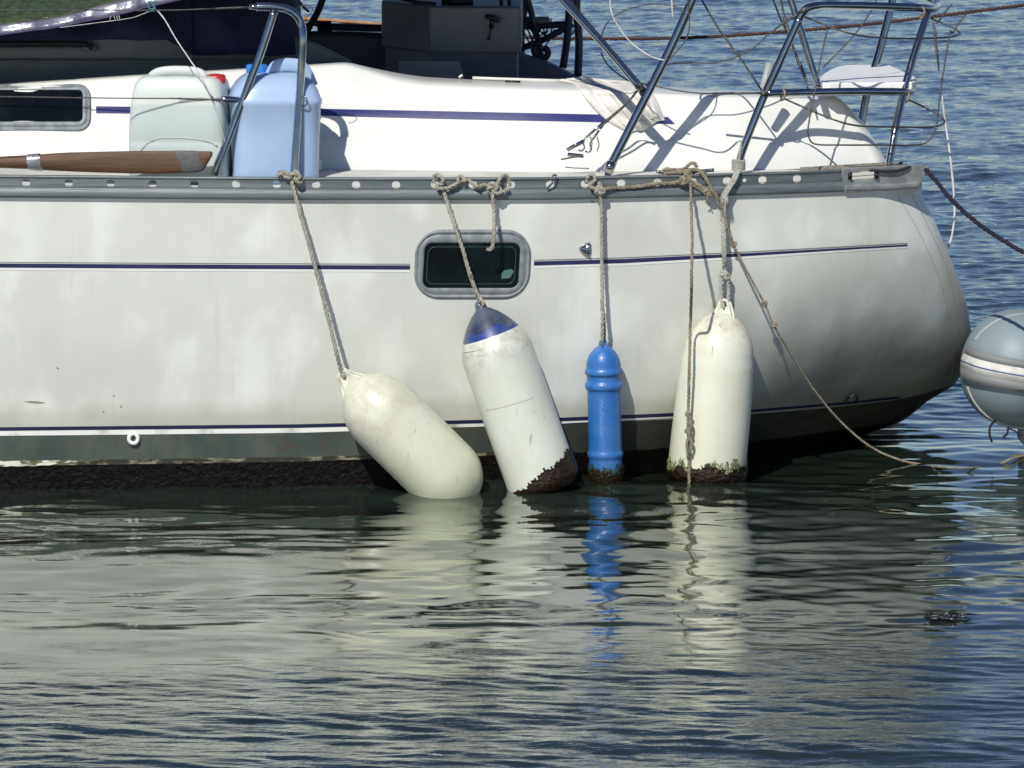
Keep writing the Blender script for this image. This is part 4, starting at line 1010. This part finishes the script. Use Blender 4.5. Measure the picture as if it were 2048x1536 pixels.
def wob(a, k=0): return .006*math.sin(3*a+k)+.005*math.sin(7*a+2*k)+.004*math.sin(17*a+k)+.003*math.sin(31*a)
FG = 'fenders hanging over the side of the hull'

# 1 big cream fender leaning at 45 degrees
Yf = HP(820, 860).y-.122
o1 = P(679, 742, Yf); ax1 = (P(912, 972, Yf)-o1).normalized()
f1 = root('fender', o1, 'large cream fender leaning at a steep slant with its lower end dipping in the water', 'fender', FG)
pr = [(s+.046, r) for s, r in seg_prof(.515, .114, .145, .12, 14, e1=1.9, e2=2.0)]
m = M(); revolve(m, pr, o1, ax1, 64); ob = m.build('body', fm1, f1); add_along(ob, m, o1, ax1)
m = M(); eyelet(m, o1, ax1, (0, -1, 0), .056, .062, .0095, .020)
ob = m.build('eye', fm1, f1); add_along(ob, m, o1, ax1)
m = M(); w1 = ax1.cross(Vector((0, -1, 0))).normalized()
for s in (-1, 1): tube(m, cat_rom([o1+ax1*.004+w1*s*.014, o1+ax1*.040+w1*s*.030, o1+ax1*.078+w1*s*.056+Vector((0, -.020, 0))], 5), [.003]*6+[.0045]*5, 8)
ob = m.build('eye_rib', fm1, f1); add_along(ob, m, o1, ax1)
weed('weed_growth', o1, ax1, pr, lambda s, a, p: s > .475 and p.x > o1.x+.437+.006*math.sin(s*190)+.003*math.sin(s*510), f1, weedm, amp=.002, off=.0015)

# 2 white fender with navy end
Yf = HP(1030, 800).y-.120
o2 = P(957, 601, Yf+.02); ax2 = (P(1093, 983, Yf)-o2).normalized()
f2 = root('fender', o2, 'white fender with a navy blue upper end and dark weed on its lower end', 'fender', FG)
L2 = .600; pr = [(s+.02, r) for s, r in seg_prof(L2, .109, .150, .05, 16, e1=1.48, e2=2.6)]
prs = []
for s in np.linspace(pr[0][0], pr[-1][0], 130): prs.append((float(s), float(np.interp(s, [p[0] for p in pr], [p[1] for p in pr]))))
def mi2(i, k):
    s = prs[i][0]
    if s < .083+.004*math.sin(k*.5): return 1
    if s < .108: return 2
    if s > .585: return 2
    return 0
m = M(); revolve(m, prs, o2, ax2, 64, mi=mi2); ob = m.build('body', [fm2, fblue, fblue2], f2); add_along(ob, m, o2, ax2)
m = M(); eyelet(m, o2, ax2, (0, -1, 0), .040, .062, .0085, .018); ob = m.build('eye', fblue, f2)
m = M(); w2 = ax2.cross(Vector((0, -1, 0))).normalized(); b0 = o2+Vector((0, -.008, 0))
tube(m, cat_rom([b0+ax2*.004-w2*.012, b0+ax2*.035-w2*.013, b0+ax2*.085-w2*.020+Vector((0, -.03, 0))], 5), .0045, 8)
tube(m, cat_rom([b0+ax2*.006+w2*.010, b0+ax2*.035+w2*.0, b0+ax2*.07+w2*.0+Vector((0, -.03, 0))], 5), .003, 8); m.build('eye_rib', fblue, f2)
for s, r_, a0, a1 in ((.150, .0, -.9, .55), (.133, 0, .3, 1.1), (.315, 0, -.6, .9)):
    m = M(); pts = []
    rad = float(np.interp(s, [p[0] for p in prs], [p[1] for p in prs]))
    for k in range(15):
        a = a0+(a1-a0)*k/14; pts.append(o2+ax2*(s-.006*math.sin(a))+(Vector((0, -1, 0))*math.cos(a)-w2*-math.sin(a))*(rad+.0002))
    tube(m, pts, .0007, 4); m.build('crease', scuffm, f2)
weed('weed_growth', o2, ax2, prs, lambda s, a, p: s > .500 and (p.z < .075+(p.x-(o2+ax2*.58).x)*.80+wob(a*2, 2)*.8) and p.z < .16, f2, weedm, off=.002, amp=.004)

# 3 small blue fender
Yf = HP(1207, 820).y-.065
o3 = P(1206, 678, Yf); ax3 = (P(1212, 975, Yf)-o3).normalized()
f3 = root('fender', o3, 'slim bright blue ribbed fender hanging upright, smallest of the fenders', 'fender', FG)
pp_ = [(.022, .012), (.024, .020), (.030, .028), (.040, .037), (.052, .045), (.066, .0500), (.078, .0520), (.088, .0525), (.091, .0545), (.095, .0565), (.102, .0570), (.106, .0555), (.108, .0520), (.112, .0508), (.125, .0508), (.129, .0525), (.133, .0560), (.138, .0575), (.144, .0575), (.149, .0560), (.153, .0520), (.157, .0505)]
pp_ += [(s, .0505) for s in np.linspace(.17, .335, 12)]+[(.340, .0515), (.345, .0545), (.351, .0550), (.357, .0540), (.361, .0510), (.368, .0500), (.40, .0500), (.42, .047), (.435, .040), (.447, .026), (.45, .001)]
m = M(); revolve(m, pp_, o3, ax3, 56); ob = m.build('body', f3m, f3)
m = M(); eyelet(m, o3, ax3, (0, -1, 0), .017, .022, .0065, .016); m.build('eye', f3m, f3)
weed('weed_growth', o3, ax3, pp_, lambda s, a, p: s > .395+wob(a, 3)*.9, f3, weedm)
weed('algae_fringe', o3, ax3, pp_, lambda s, a, p: .375 < s < .405+wob(a, 3)*.9 and random.random() < .8 and s > .382+wob(a+1, 5), f3, mat('dark_green_algae', (.015, .05, .03), .6, c2=(.03, .09, .10), ns=60, bump=1., bs=160), off=.0015, amp=.003)
# lettering moulded down the fender
def lettering():
    cu = bpy.data.curves.new('t', 'FONT'); cu.body = 'McFender'; cu.size = .017; cu.shear = .35; cu.extrude = .0004; cu.resolution_u = 3
    to = bpy.data.objects.new('t', cu); sc.collection.objects.link(to); dg = bpy.context.evaluated_depsgraph_get()
    me = bpy.data.meshes.new_from_object(to.evaluated_get(dg)); vs = [v.co.copy() for v in me.vertices]; fs = [tuple(p.vertices) for p in me.polygons]
    bpy.data.objects.remove(to); W_ = max(v.x for v in vs); k = .118/W_; m = M(); wv = ax3.cross(Vector((0, -1, 0))).normalized()
    if wv.x < 0: wv = -wv
    out = []
    for v in vs:
        s = .175+v.x*k; a = (v.y-.009)/.0505-.12; out.append(o3+ax3*s+(Vector((0, -1, 0))*math.cos(a)+wv*math.sin(a))*(.0506+v.z+.0004))
    m.add(out, fs); m.build('lettering', f3t, f3, smooth=False)
lettering()

# 4 ivory fender upright
Yf = HP(1420, 800).y-.125
o4 = P(1449, 597, Yf+.02); ax4 = (P(1410, 965, Yf)-o4).normalized()
f4 = root('fender', o4, 'fat upright ivory fender with weed round its foot and a thin line across its front', 'fender', FG)
pr = [(s+.042, r) for s, r in seg_prof(.543, .107, .135, .06, 16, taper=lambda t: 1+.10*math.sin(min(1, max(0, (t-.15)/.75))*math.pi*.62), e1=1.9, e2=2.4)]
m = M(); revolve(m, pr, o4, ax4, 64); ob = m.build('body', fm4, f4); add_along(ob, m, o4, ax4)
m = M(); eyelet(m, o4, ax4, (0, -1, 0), .060, .060, .0095, .022); ob = m.build('eye', fm4, f4); add_along(ob, m, o4, ax4)
m = M(); w4 = ax4.cross(Vector((0, -1, 0))).normalized(); w4 = w4 if w4.x > 0 else -w4; b0 = o4+Vector((0, -.007, 0))
for d in (.008, .018): tube(m, cat_rom([b0+ax4*.01+w4*d, b0+ax4*.04+w4*(d+.012)+Vector((0, -.012, 0)), b0+ax4*.075+w4*(d+.020)+Vector((0, -.03, 0))], 5), [.0035]*6+[.003, .0025, .002, .0015, .001], 8)
ob = m.build('eye_rib', fm4, f4); add_along(ob, m, o4, ax4)
weed('weed_growth', o4, ax4, pr, lambda s, a, p: p.z < .055+wob(a, 1)*1.3, f4, weedm, off=.002, amp=.007)
weed('algae_fringe', o4, ax4, pr, lambda s, a, p: .045+wob(a, 1) < p.z < .070+wob(a*1.3, 4)*1.4 and random.random() < .55, f4, algae, off=.0012, amp=.004, seg=260)

# ---------------------------------------------------------------- ropes
def pv(l): return [P(*p) for p in l]
def nr(px, py, d): return (px, py, HP(px, py).y-d)      # in front of the hull
def rl(px, py, d=.022): return (px, py, yr(px, -d))
RG = 'ropes tied to the toe rail'
r_ = .0062
m = M(); A = [rl(583, 362), rl(589, 385, .03), (606, 446, -.050), (627, 522, -.065), (655, 630, -.085), (672, 700, -.10), (683, 744, Yf*0+HP(820, 860).y-.130)]
rope(m, pv(A), r_); fuzz(m, pv(A), 70, .006)
knot(m, P(570, 350, -.02), .026, .0055, .2, (2, 3), (1.0, .5, .38)); knot(m, P(593, 354, -.03), .022, .0058, .9, (2, 3), (1.0, .6, .6))
rope(m, pv([(683, 744, o1.y-.005), (688, 752, o1.y-.014), (688, 757, o1.y-.004)]), .006, 4)
rope(m, pv([(676, 720, o1.y+.01), (683, 744, o1.y+.012), (690, 756, o1.y+.006)]), .005, 4)
tag(m.build('fender_rope', ropem), 'grey rope from the foot of the gate stanchion down to the leaning cream fender', 'rope', RG)
m = M(); Y2 = o2.y
A = [rl(886, 372), rl(892, 398, .028), (910, 452, -.02), (928, 508, -.03), (945, 565, (Y2-.02)*.8), (958, 592, Y2-.008), (966, 606, Y2-.014), (965, 613, Y2-.004)]
rope(m, pv(A), r_); fuzz(m, pv(A), 80, .006); rope(m, pv([(940, 545, -.045), (950, 575, Y2+.006), (957, 598, Y2+.01), (966, 613, Y2+.006)]), .0055, 4)
rope(m, pv([rl(868, 366, .01), rl(867, 353, .01), rl(876, 349, .02), rl(884, 356, .03), rl(884, 368, .03), rl(872, 370, .03), rl(880, 377, .032), rl(898, 375, .03), rl(915, 366, .026), rl(916, 354, .022), rl(924, 354, .022), rl(930, 363, .026)]), .0055, 6)
tag(m.build('fender_rope', ropem), 'grey rope crossing the hull window down to the navy-ended fender', 'rope', RG)
m = M(); rope(m, pv([rl(898, 376, .02), rl(912, 372, .018), rl(930, 358, .018), rl(945, 367, .026), rl(955, 374, .026), rl(966, 370, .024), rl(978, 372, .026), rl(988, 378, .03)]), .0055, 6)
tube(m, pv([rl(950, 368, .03), rl(958, 376, .032)]), .004, 6)
knot(m, P(988, 378, yr(988, -.034)), .021, .0055, .4, (2, 3), (1.1, .55, .8)); rope(m, pv([rl(1020, 372, .01), rl(1016, 355, .012), rl(1006, 350, .02), rl(998, 362, .03), rl(990, 376, .034), rl(1004, 384, .034), rl(1018, 376, .026)]), .0055, 6)
A = [rl(985, 388, .035), rl(988, 420, .03), (989, 450, .0), (987, 478, -.01), (985, 496, -.01)]; rope(m, pv(A), .0062); fuzz(m, pv(A), 60, .006)
rope(m, pv([(984, 494, -.012), (980, 500, -.012), (975, 498, -.012)]), .006, 3)
tag(m.build('rope_tail', ropem), 'short rope end knotted to the toe rail and dangling over the hull window', 'rope', RG)
m = M(); A = [rl(1201, 385, .032), nr(1203, 430, .028), nr(1204, 540, .036), nr(1205, 640, .058), (1204, 684, o3.y-.012), (1206, 690, o3.y-.002)]
rope(m, pv(A), .0056); rope(m, pv([nr(1203, 600, .042), nr(1208, 640, .052), (1209, 678, o3.y+.006), (1206, 689, o3.y+.01)]), .0048, 5); fuzz(m, pv(A), 40, .005)
rope(m, pv([rl(1172, 367, .008), rl(1176, 352, .012), rl(1188, 350, .02), rl(1190, 362, .028), rl(1180, 368, .03), rl(1186, 376, .034), rl(1202, 376, .032), rl(1198, 364, .03)]), .0058, 6)
knot(m, P(1199, 381, yr(1199, -.036)), .0135, .0058, .3, (2, 3), (1.05, .7, .9))
tag(m.build('fender_rope', ropem), 'straight grey rope holding the slim blue fender', 'rope', RG)
m = M(); A = [rl(1206, 378, .03), rl(1232, 376, .02), rl(1270, 374, .019), rl(1310, 368, .019), rl(1345, 366, .02), rl(1362, 362, .024)]; rope(m, pv(A), .0062); fuzz(m, pv(A), 60, .006)
knot(m, P(1366, 362, yr(1366, -.03)), .012, .0055, .3)
tag(m.build('rail_rope', ropeb), 'brown rope running level along the toe rail between two knots', 'rope', RG)
# cleat hitch with the thin hanging line
m = M()
rope(m, pv([rl(1322, 345, -.0), rl(1332, 338, .0), rl(1350, 340, .01), rl(1368, 338, .01), rl(1380, 328, .004), rl(1388, 326, .0), rl(1394, 334, .0)]), .0055, 6)
rope(m, pv([rl(1328, 348, .01), rl(1345, 345, .012), rl(1368, 343, .015), rl(1390, 340, .012), rl(1412, 346, .002)]), .006, 6)
rope(m, pv([rl(1335, 342, -.01), rl(1352, 346, .006), rl(1372, 345, .022), rl(1378, 358, .026), rl(1370, 366, .026)]), .006, 6)
rope(m, pv([rl(1375, 340, .012), rl(1392, 340, .016), rl(1404, 346, .022), rl(1414, 362, .026), rl(1421, 374, .028), rl(1418, 384, .03)]), .006, 6)
knot(m, P(1374, 350, yr(1374, -.02)), .014, .0055, .0, (2, 3), (.8, .6, 1.1)); knot(m, P(1417, 384, yr(1417, -.034)), .0125, .0052, .7)
rope(m, pv([rl(1384, 362, .024), rl(1400, 372, .026), rl(1414, 382, .028)]), .0058, 4); rope(m, pv([rl(1386, 370, .02), rl(1402, 380, .022), rl(1414, 386, .026)]), .0058, 4)
tube(m, pv([rl(1412, 390, .03), rl(1416, 400, .03), rl(1411, 406, .028)]), .0022, 5); tube(m, pv([rl(1416, 400, .03), rl(1419, 409, .028)]), .002, 5)
tag(m.build('cleat_rope', ropeb), 'tangled brown rope wound round the deck cleat and knotted over the rail', 'rope', RG)
m = M(); yb_ = o4.y-.135
A = [rl(1380, 355, .03), rl(1382, 392, .045), (1384, 480, -.0), (1383, 560, -.06), (1381, 640, yb_+.02), (1379, 720, yb_-.002), (1377, 800, yb_-.004), (1376, 850, yb_-.004), (1378, 925, yb_+.004), (1378, 990, yb_+.0)]
rope(m, pv(A), .0048); knot(m, P(1376, 828, yb_-.006), .007, .0042, .2); knot(m, P(1377, 862, yb_-.006), .009, .0042, 1.2)
rope(m, pv([(1376, 832, yb_-.01), (1382, 848, yb_-.01), (1378, 870, yb_-.012), (1384, 888, yb_-.01), (1380, 905, yb_-.008)]), .0046, 5)
rope(m, pv([(1384, 868, yb_-.006), (1374, 882, yb_-.01), (1376, 915, yb_-.004)]), .0044, 5)
tag(m.build('hanging_line', ropeb), 'thin line hanging from the cleat across the front of the ivory fender', 'rope', RG)
# frayed rope of fender 4 with wrap on the stern rail
m = M(); Y4 = o4.y
A = [rl(1476, 340, .02), rl(1466, 362, .03), rl(1452, 384, .034), rl(1447, 398, .036), nr(1446, 440, .03), nr(1447, 500, .045), (1449, 545, Y4+.01)]
rope(m, pv(A), .0060); rope(m, pv([(a+4, b, c-.003) for a, b, c in A[:4]]+[nr(1449, 450, .032), nr(1450, 500, .048), (1451, 545, Y4+.01)]), .0045, 5)
rope(m, pv([(a-4, b+1, c-.002) for a, b, c in A[:5]]), .004, 5)
fuzz(m, pv(A[3:]), 220, .009, .0008)
knot(m, P(1450, 551, Y4+.0), .0135, .006, .4, (2, 3), (1, .7, .85))
rope(m, pv([(1443, 556, Y4), (1441, 590, Y4-.004), (1446, 612, Y4-.014), (1449, 619, Y4-.004)]), .0055, 5); rope(m, pv([(1456, 556, Y4), (1457, 590, Y4+.01), (1452, 612, Y4+.012), (1449, 619, Y4+.006)]), .0055, 5)
for k in range(5):
    zc = 321+k*5.2; cc = P(1477, zc, YE)
    rope(m, [cc+Vector((.0165*math.cos(t)*1.1, .017*math.sin(t), .002*math.sin(t*2)+.0015*k)) for t in [2*math.pi*q/12 for q in range(13)]], .0039, 1, jit=0)
rope(m, pv([(1484, 280, YE-.012), (1480, 300, YE-.014), (1478, 322, YE-.016)]), .0035, 3)
for _ in range(26):
    x0 = 1450+random.uniform(-2, 5); tube(m, pv([rl(x0, 388, .04), (x0+random.uniform(-1, 3), 400, yr(1450, -.045)), (x0+random.uniform(-2, 7), 410+random.random()*12, yr(1450, -.04))]), .0007, 3)
tag(m.build('fender_rope', ropew), 'pale frayed rope from the foot of the stern rail to the ivory fender', 'rope', RG)
# knotted line running down into the water
m = M(); yk = yr(1440)
A = [rl(1418, 372, .04), rl(1434, 394, .05), nr(1444, 420, .035), nr(1455, 456, .035), nr(1467, 489, .035), nr(1490, 535, .045), nr(1529, 608, .07), nr(1547, 650, .09), (1580, 705, .26), (1625, 776, .35), (1680, 842, .42), (1740, 893, .46), (1800, 920, .48), (1850, 930, .49)]
pts = pv(A)+[PZ(1885, 934, .012), PZ(1930, 937, .009), PZ(1975, 934, -.012)]; rope(m, pts, .0036, 6, jit=.0003)
rope(m, pv(A[:4]), .005, 6)
for q in (4, 6, 7): knot(m, pts[q], .0085, .0036, q*.9)
tag(m.build('knotted_line', ropeb), 'thin line with several small knots sagging from the rail to the water', 'rope', RG)
m = M(); q0 = PZ(1985, 928, .0); q1 = PZ(2018, 920, .012); q2 = PZ(2050, 912, .01); q3 = PZ(2120, 905, .0); rope(m, [q0+Vector((0, 0, -.01)), q1, q2, q3], .004, 6)
tag(m.build('floating_line', ropeb), 'brown line lying on the water beside the grey dinghy', 'rope')
def clump(name, c, sx, sy, sz, mt, label, cat, n=16, sd_=1):
    rs = random.Random(sd_); m = M()
    for i in range(n):
        t = rs.uniform(-1, 1); cc = Vector(c)+Vector((t*sx, rs.gauss(0, .3)*sy, sz*(.35+.3*rs.random())*(1-t*t*.7)))
        a = rs.uniform(.2, .42)*sx*(1-.5*abs(t)); rows = []
        for j in range(7):
            ph = math.pi*j/6; rows.append([cc+Vector((a*math.sin(ph)*math.cos(th)*(1+.25*rs.random()), a*.6*math.sin(ph)*math.sin(th), sz*.6*math.cos(ph)*(1+.4*rs.random()))) for th in [2*math.pi*k/10 for k in range(10)]])
        grid(m, rows, closed=True)
    for i in range(n):
        t = rs.uniform(-1, 1); p = Vector(c)+Vector((t*sx, 0, sz*.5*(1-abs(t)*.6))); d = Vector((rs.gauss(0, 1)*.02+math.copysign(.014, t), rs.gauss(0, .01), rs.uniform(-.006, .008))); tube(m, [p, p+d, p+d*1.8+Vector((0, 0, -.008))], [.004, .003, .0008], 5)
    return tag(m.build(name, mt), label, cat)
clump('debris', PZ(1880, 1236), .040, .10, .008, debr, 'wet black lump of floating debris in the open water at right', 'debris', 20, 3)
clump('seaweed_clump', PZ(2040, 917), .028, .018, .012, mat('tan_weed', (.16, .13, .06), .6, c2=(.07, .055, .02), ns=60, bump=1, bs=150), 'small brown tuft of weed caught on the line under the grey dinghy', 'seaweed', 14, 5)
# other lines
m = M(); rope(m, [P(1850, 338, .40), P(1872, 362, .37), P(1905, 402, .33), P(1955, 446, .28), P(2005, 480, .23), P(2060, 510, .18), P(2200, 565, .05)], .0072, 8)
tag(m.build('mooring_rope', roped), 'dark purple-black mooring rope leading from the stern casting off to the right', 'rope')
m = M(); tube(m, cat_rom(pv([(1884, 193, YE+.5), (1890, 240, YE+.5), (1900, 310, YE+.48), (1907, 380, YE+.45), (1909, 430, YE+.42), (1904, 470, YE+.4), (1897, 494, YE+.38)]), 6), .0036, 8)
tag(m.build('slack_cord', cordw), 'slack white cord hanging down behind the stern', 'cord')
m = M(); rope(m, pv([(1000, 74, 3.2), (1150, 77, 3.2), (1300, 77, 3.2), (1430, 73, 3.1), (1560, 64, 3.0), (1700, 52, 2.9), (1850, 35, 2.7), (2048, 10, 2.5), (2200, -12, 2.4)]), .0062, 8)
tag(m.build('mooring_line', roper), 'rust brown rope stretched over the open water behind the stern rail', 'rope')
m = M(); tube(m, cat_rom([PZ(x, y, .01) for x, y in ((500, 26), (600, 36), (680, 42), (760, 48), (900, 56))], 8), .009, 6)
tag(m.build('floating_rope', ropeo), 'thin orange rope floating on the far water between sprayhood and cockpit locker', 'rope')

# ---------------------------------------------------------------- wire lifebuoy basket on the stern rail
e = root('lifebuoy_holder', P(1760, 290, YE+.42), 'empty stainless wire lifebuoy holder hung on the stern rail beside the white seat', 'lifebuoy holder')
yb = YE+.03
def wr(name, l, r=.0026): m = M(); tube(m, cat_rom(pv(l), 7), r, 8); return m.build(name, wirem, e)
wr('wire_hoop', [(1656, 56, yb+.02), (1645, 100, yb), (1630, 180, yb-.03), (1617, 250, yb-.05), (1617, 272, yb-.05), (1630, 288, yb-.05), (1680, 290, yb-.04), (1760, 290, yb+.03), (1835, 290, yb+.10), (1860, 278, yb+.12), (1872, 255, yb+.13), (1880, 190, yb+.13), (1892, 110, yb+.14), (1901, 60, yb+.15)])
wr('wire_ring', [(1602, 30, YE+.04), (1640, 46, YE+.05), (1690, 64, YE+.02), (1740, 74, YE+.06), (1820, 77, YE+.14), (1890, 75, YE+.22), (1918, 69, YE+.32), (1916, 62, YE+.36), (1895, 50, YE+.38), (1848, 32, YE+.38)], .0030)
wr('wire_ring', [(1570, 198, YE+.05), (1620, 220, YE+.04), (1672, 241, YE+.0), (1720, 252, YE+.04), (1800, 254, YE+.12), (1865, 254, YE+.2), (1888, 246, YE+.3), (1884, 236, YE+.34), (1860, 220, YE+.36), (1818, 200, YE+.36)], .0030)
wr('wire_prong', [(1904, 8, yb+.16), (1890, 24, yb+.15), (1878, 42, yb+.12), (1872, 46, yb+.1)], .003)
wr('wire_prong', [(1934, 26, yb+.2), (1918, 46, yb+.18), (1906, 64, yb+.16), (1900, 62, yb+.15)], .003)
m = M(); tube(m, pv([(1866, 46, yb+.1), (1870, 66, yb+.1), (1872, 90, yb+.1), (1874, 104, yb+.1), (1878, 142, yb+.1)]), [.003, .005, .003, .0045, .0018], 8); box(m, P(1874, 102, yb+.1), (.010, .008, .010), bev=.002); m.build('clip', wirem, e)

# ---------------------------------------------------------------- cloth bundled over the coaming
def build_cloth():
    m = M(); nu, nv = 90, 50
    # left edge and right edge px curves running down the coaming
    Le = [(1112, 160), (1145, 168), (1162, 184), (1180, 208), (1208, 236), (1236, 254), (1262, 268)]
    Re = [(1165, 154), (1215, 160), (1262, 164), (1294, 178), (1312, 200), (1322, 222), (1330, 240)]
    def ev(l, t): q = cat_rom([Vector((a, b, 0)) for a, b in l], 12); x = t*(len(q)-1); i = min(int(x), len(q)-2); return q[i].lerp(q[i+1], x-i)
    rows = []
    for j in range(nv+1):
        v = j/nv; row = []
        for i in range(nu+1):
            u = i/nu; a, b = ev(Le, u), ev(Re, u); q = a.lerp(b, v)
            q.y += 5*math.sin(v*9+u*4)*u*(v > .0)*(1 if u > .9 else .3)*.6
            fold = .008+.007*math.sin(v*15+u*3.5+math.sin(u*5))+.0045*math.sin(v*33+u*9+1)+.003*math.sin(v*8-u*22)+.002*math.sin(61*v+13*u)
            fold += .012*math.exp(-((v-.42-.1*u)/.05)**2)
            ed = min(1, 8*min(v, 1-v, u+.02, 1.02-u)); row.append(CP(q.x, q.y, .003+max(.0, fold)*ed+.010*ed*u))
        rows.append(row)
    grid(m, rows); o = m.build('cloth', clothm); s = o.modifiers.new('t', 'SOLIDIFY'); s.thickness = .0015
    return tag(o, 'crumpled off-white cloth draped over the coaming behind the brace tube', 'cloth')
build_cloth()

# ---------------------------------------------------------------- inflatable dinghy at right
def build_dinghy():
    Yd = .62; o = P(1931, 724, Yd); e = root('inflatable_dinghy', (o.x, Yd, .05), 'grey-blue inflatable dinghy with a blue and white rubbing strake, its rounded bow beside the stern', 'dinghy')
    ax = (P(2048, 742, Yd)-o); ax = Vector((ax.x, .05, ax.z)).normalized(); Rr = .185
    prof = [(0, .004)]
    for i in range(1, 20):
        a = math.pi/2*i/19; prof.append((.175*(1-math.cos(a)), Rr*math.sin(a)**.86))
    prof += [(.3, Rr*1.005), (.6, Rr*1.01), (1.2, Rr*1.01), (2.4, Rr)]
    # the tube's centre line
    m = M(); revolve(m, prof, o+Vector((.0, 0, 0)), ax, 64); b = m.build('tube', ding, e)
    def onb(s, ang, off):   # angle from horizontal, facing camera
        r = float(np.interp(s, [p[0] for p in prof], [p[1] for p in prof]))+off; up = Vector((0, 0, 1)); up = (up-ax*up.dot(ax)).normalized(); sd_ = Vector((0, -1, 0)); sd_ = (sd_-ax*sd_.dot(ax)).normalized()
        return o+ax*s+(sd_*math.cos(ang)+up*math.sin(ang))*r
    ss = [.001+.35*(i/60)**2 for i in range(61)]+[.5, .9, 1.6, 2.4]
    def rad(s): return float(np.interp(s, [p[0] for p in prof], [p[1] for p in prof]))
    def st(name, h0, h1, off, mt, par=b):
        m = M(); rows = []
        for k in range(5):
            h = h0+(h1-h0)*k/4; o_ = off*math.sin(math.pi*(k+.4)/4.8)+.001
            up = Vector((0, 0, 1)); up = (up-ax*up.dot(ax)).normalized(); row = [o-ax*(o_*.8+.002)+up*h+Vector((0, .02, 0)), o-ax*(o_*.8+.002)+up*h+Vector((0, -.012, 0))]
            for s in ss:
                s2 = s+.012; r = rad(s2)+o_; row.append(onb(s2-.012-o_*.6*max(0, 1-s/.1), math.asin(max(-1, min(1, h/max(r, abs(h)+.001)))), o_+rad(s2)-rad(s2-.012-o_*.6*max(0, 1-s/.1))))
            rows.append(row)
        grid(m, rows); return m.build(name, mt, par)
    A = lambda d: R(d)
    st('upper_strake', .026, .050, .008, dingd); sk = st('rubbing_strake', -.018, .026, .014, mat('white_strake', (.60, .60, .57), .5, c2=(.48, .47, .42), ns=20)); st('strake_line', -.001, .0085, .0162, bluel); st('lower_strake', -.050, -.018, .010, dingd)
    for h in (-.029, -.040):
        m = M(); tube(m, [onb(s, math.asin(h/max(rad(s), .05)), .010) for s in ss[12:]], .0022, 5); m.build('strake_groove', blkr, b)
    for sg in (1, -1):
        m = M(); tube(m, [onb(q, A(sg*74), -.001) for q in [.012+.22*(k/24)**1.5 for k in range(25)]], .0045, 6); m.build('seam_band', mat('pale_seam', (.33, .35, .34), .6), b)
    m = M(); c = onb(.14, R(-80), 0)
    tube(m, cat_rom([P(1990, 842, Yd-.03), P(1981, 852, Yd-.06), P(1979, 868, Yd-.06), P(1984, 884, Yd-.06)], 6), .004, 6); tube(m, cat_rom([P(2016, 856, Yd-.03), P(2014, 868, Yd-.06), P(2006, 874, Yd-.06)], 6), .0036, 6); tube(m, cat_rom([P(2014, 856, Yd-.03), P(2030, 862, Yd-.05), P(2044, 872, Yd-.05)], 5), .0025, 6)
    m.build('grab_line', roped, e)
    m = M(); plan_ = [o+ax*.28+Vector((0, .02, -.10)), o+ax*.38+Vector((0, .02, -.22)), o+ax*1.5+Vector((0, .05, -.26))]; tube(m, cat_rom(plan_, 5), .09, 20); m.build('keel', ding, e)
build_dinghy()
for o in bpy.data.objects:
    if '_o' in o: del o['_o']
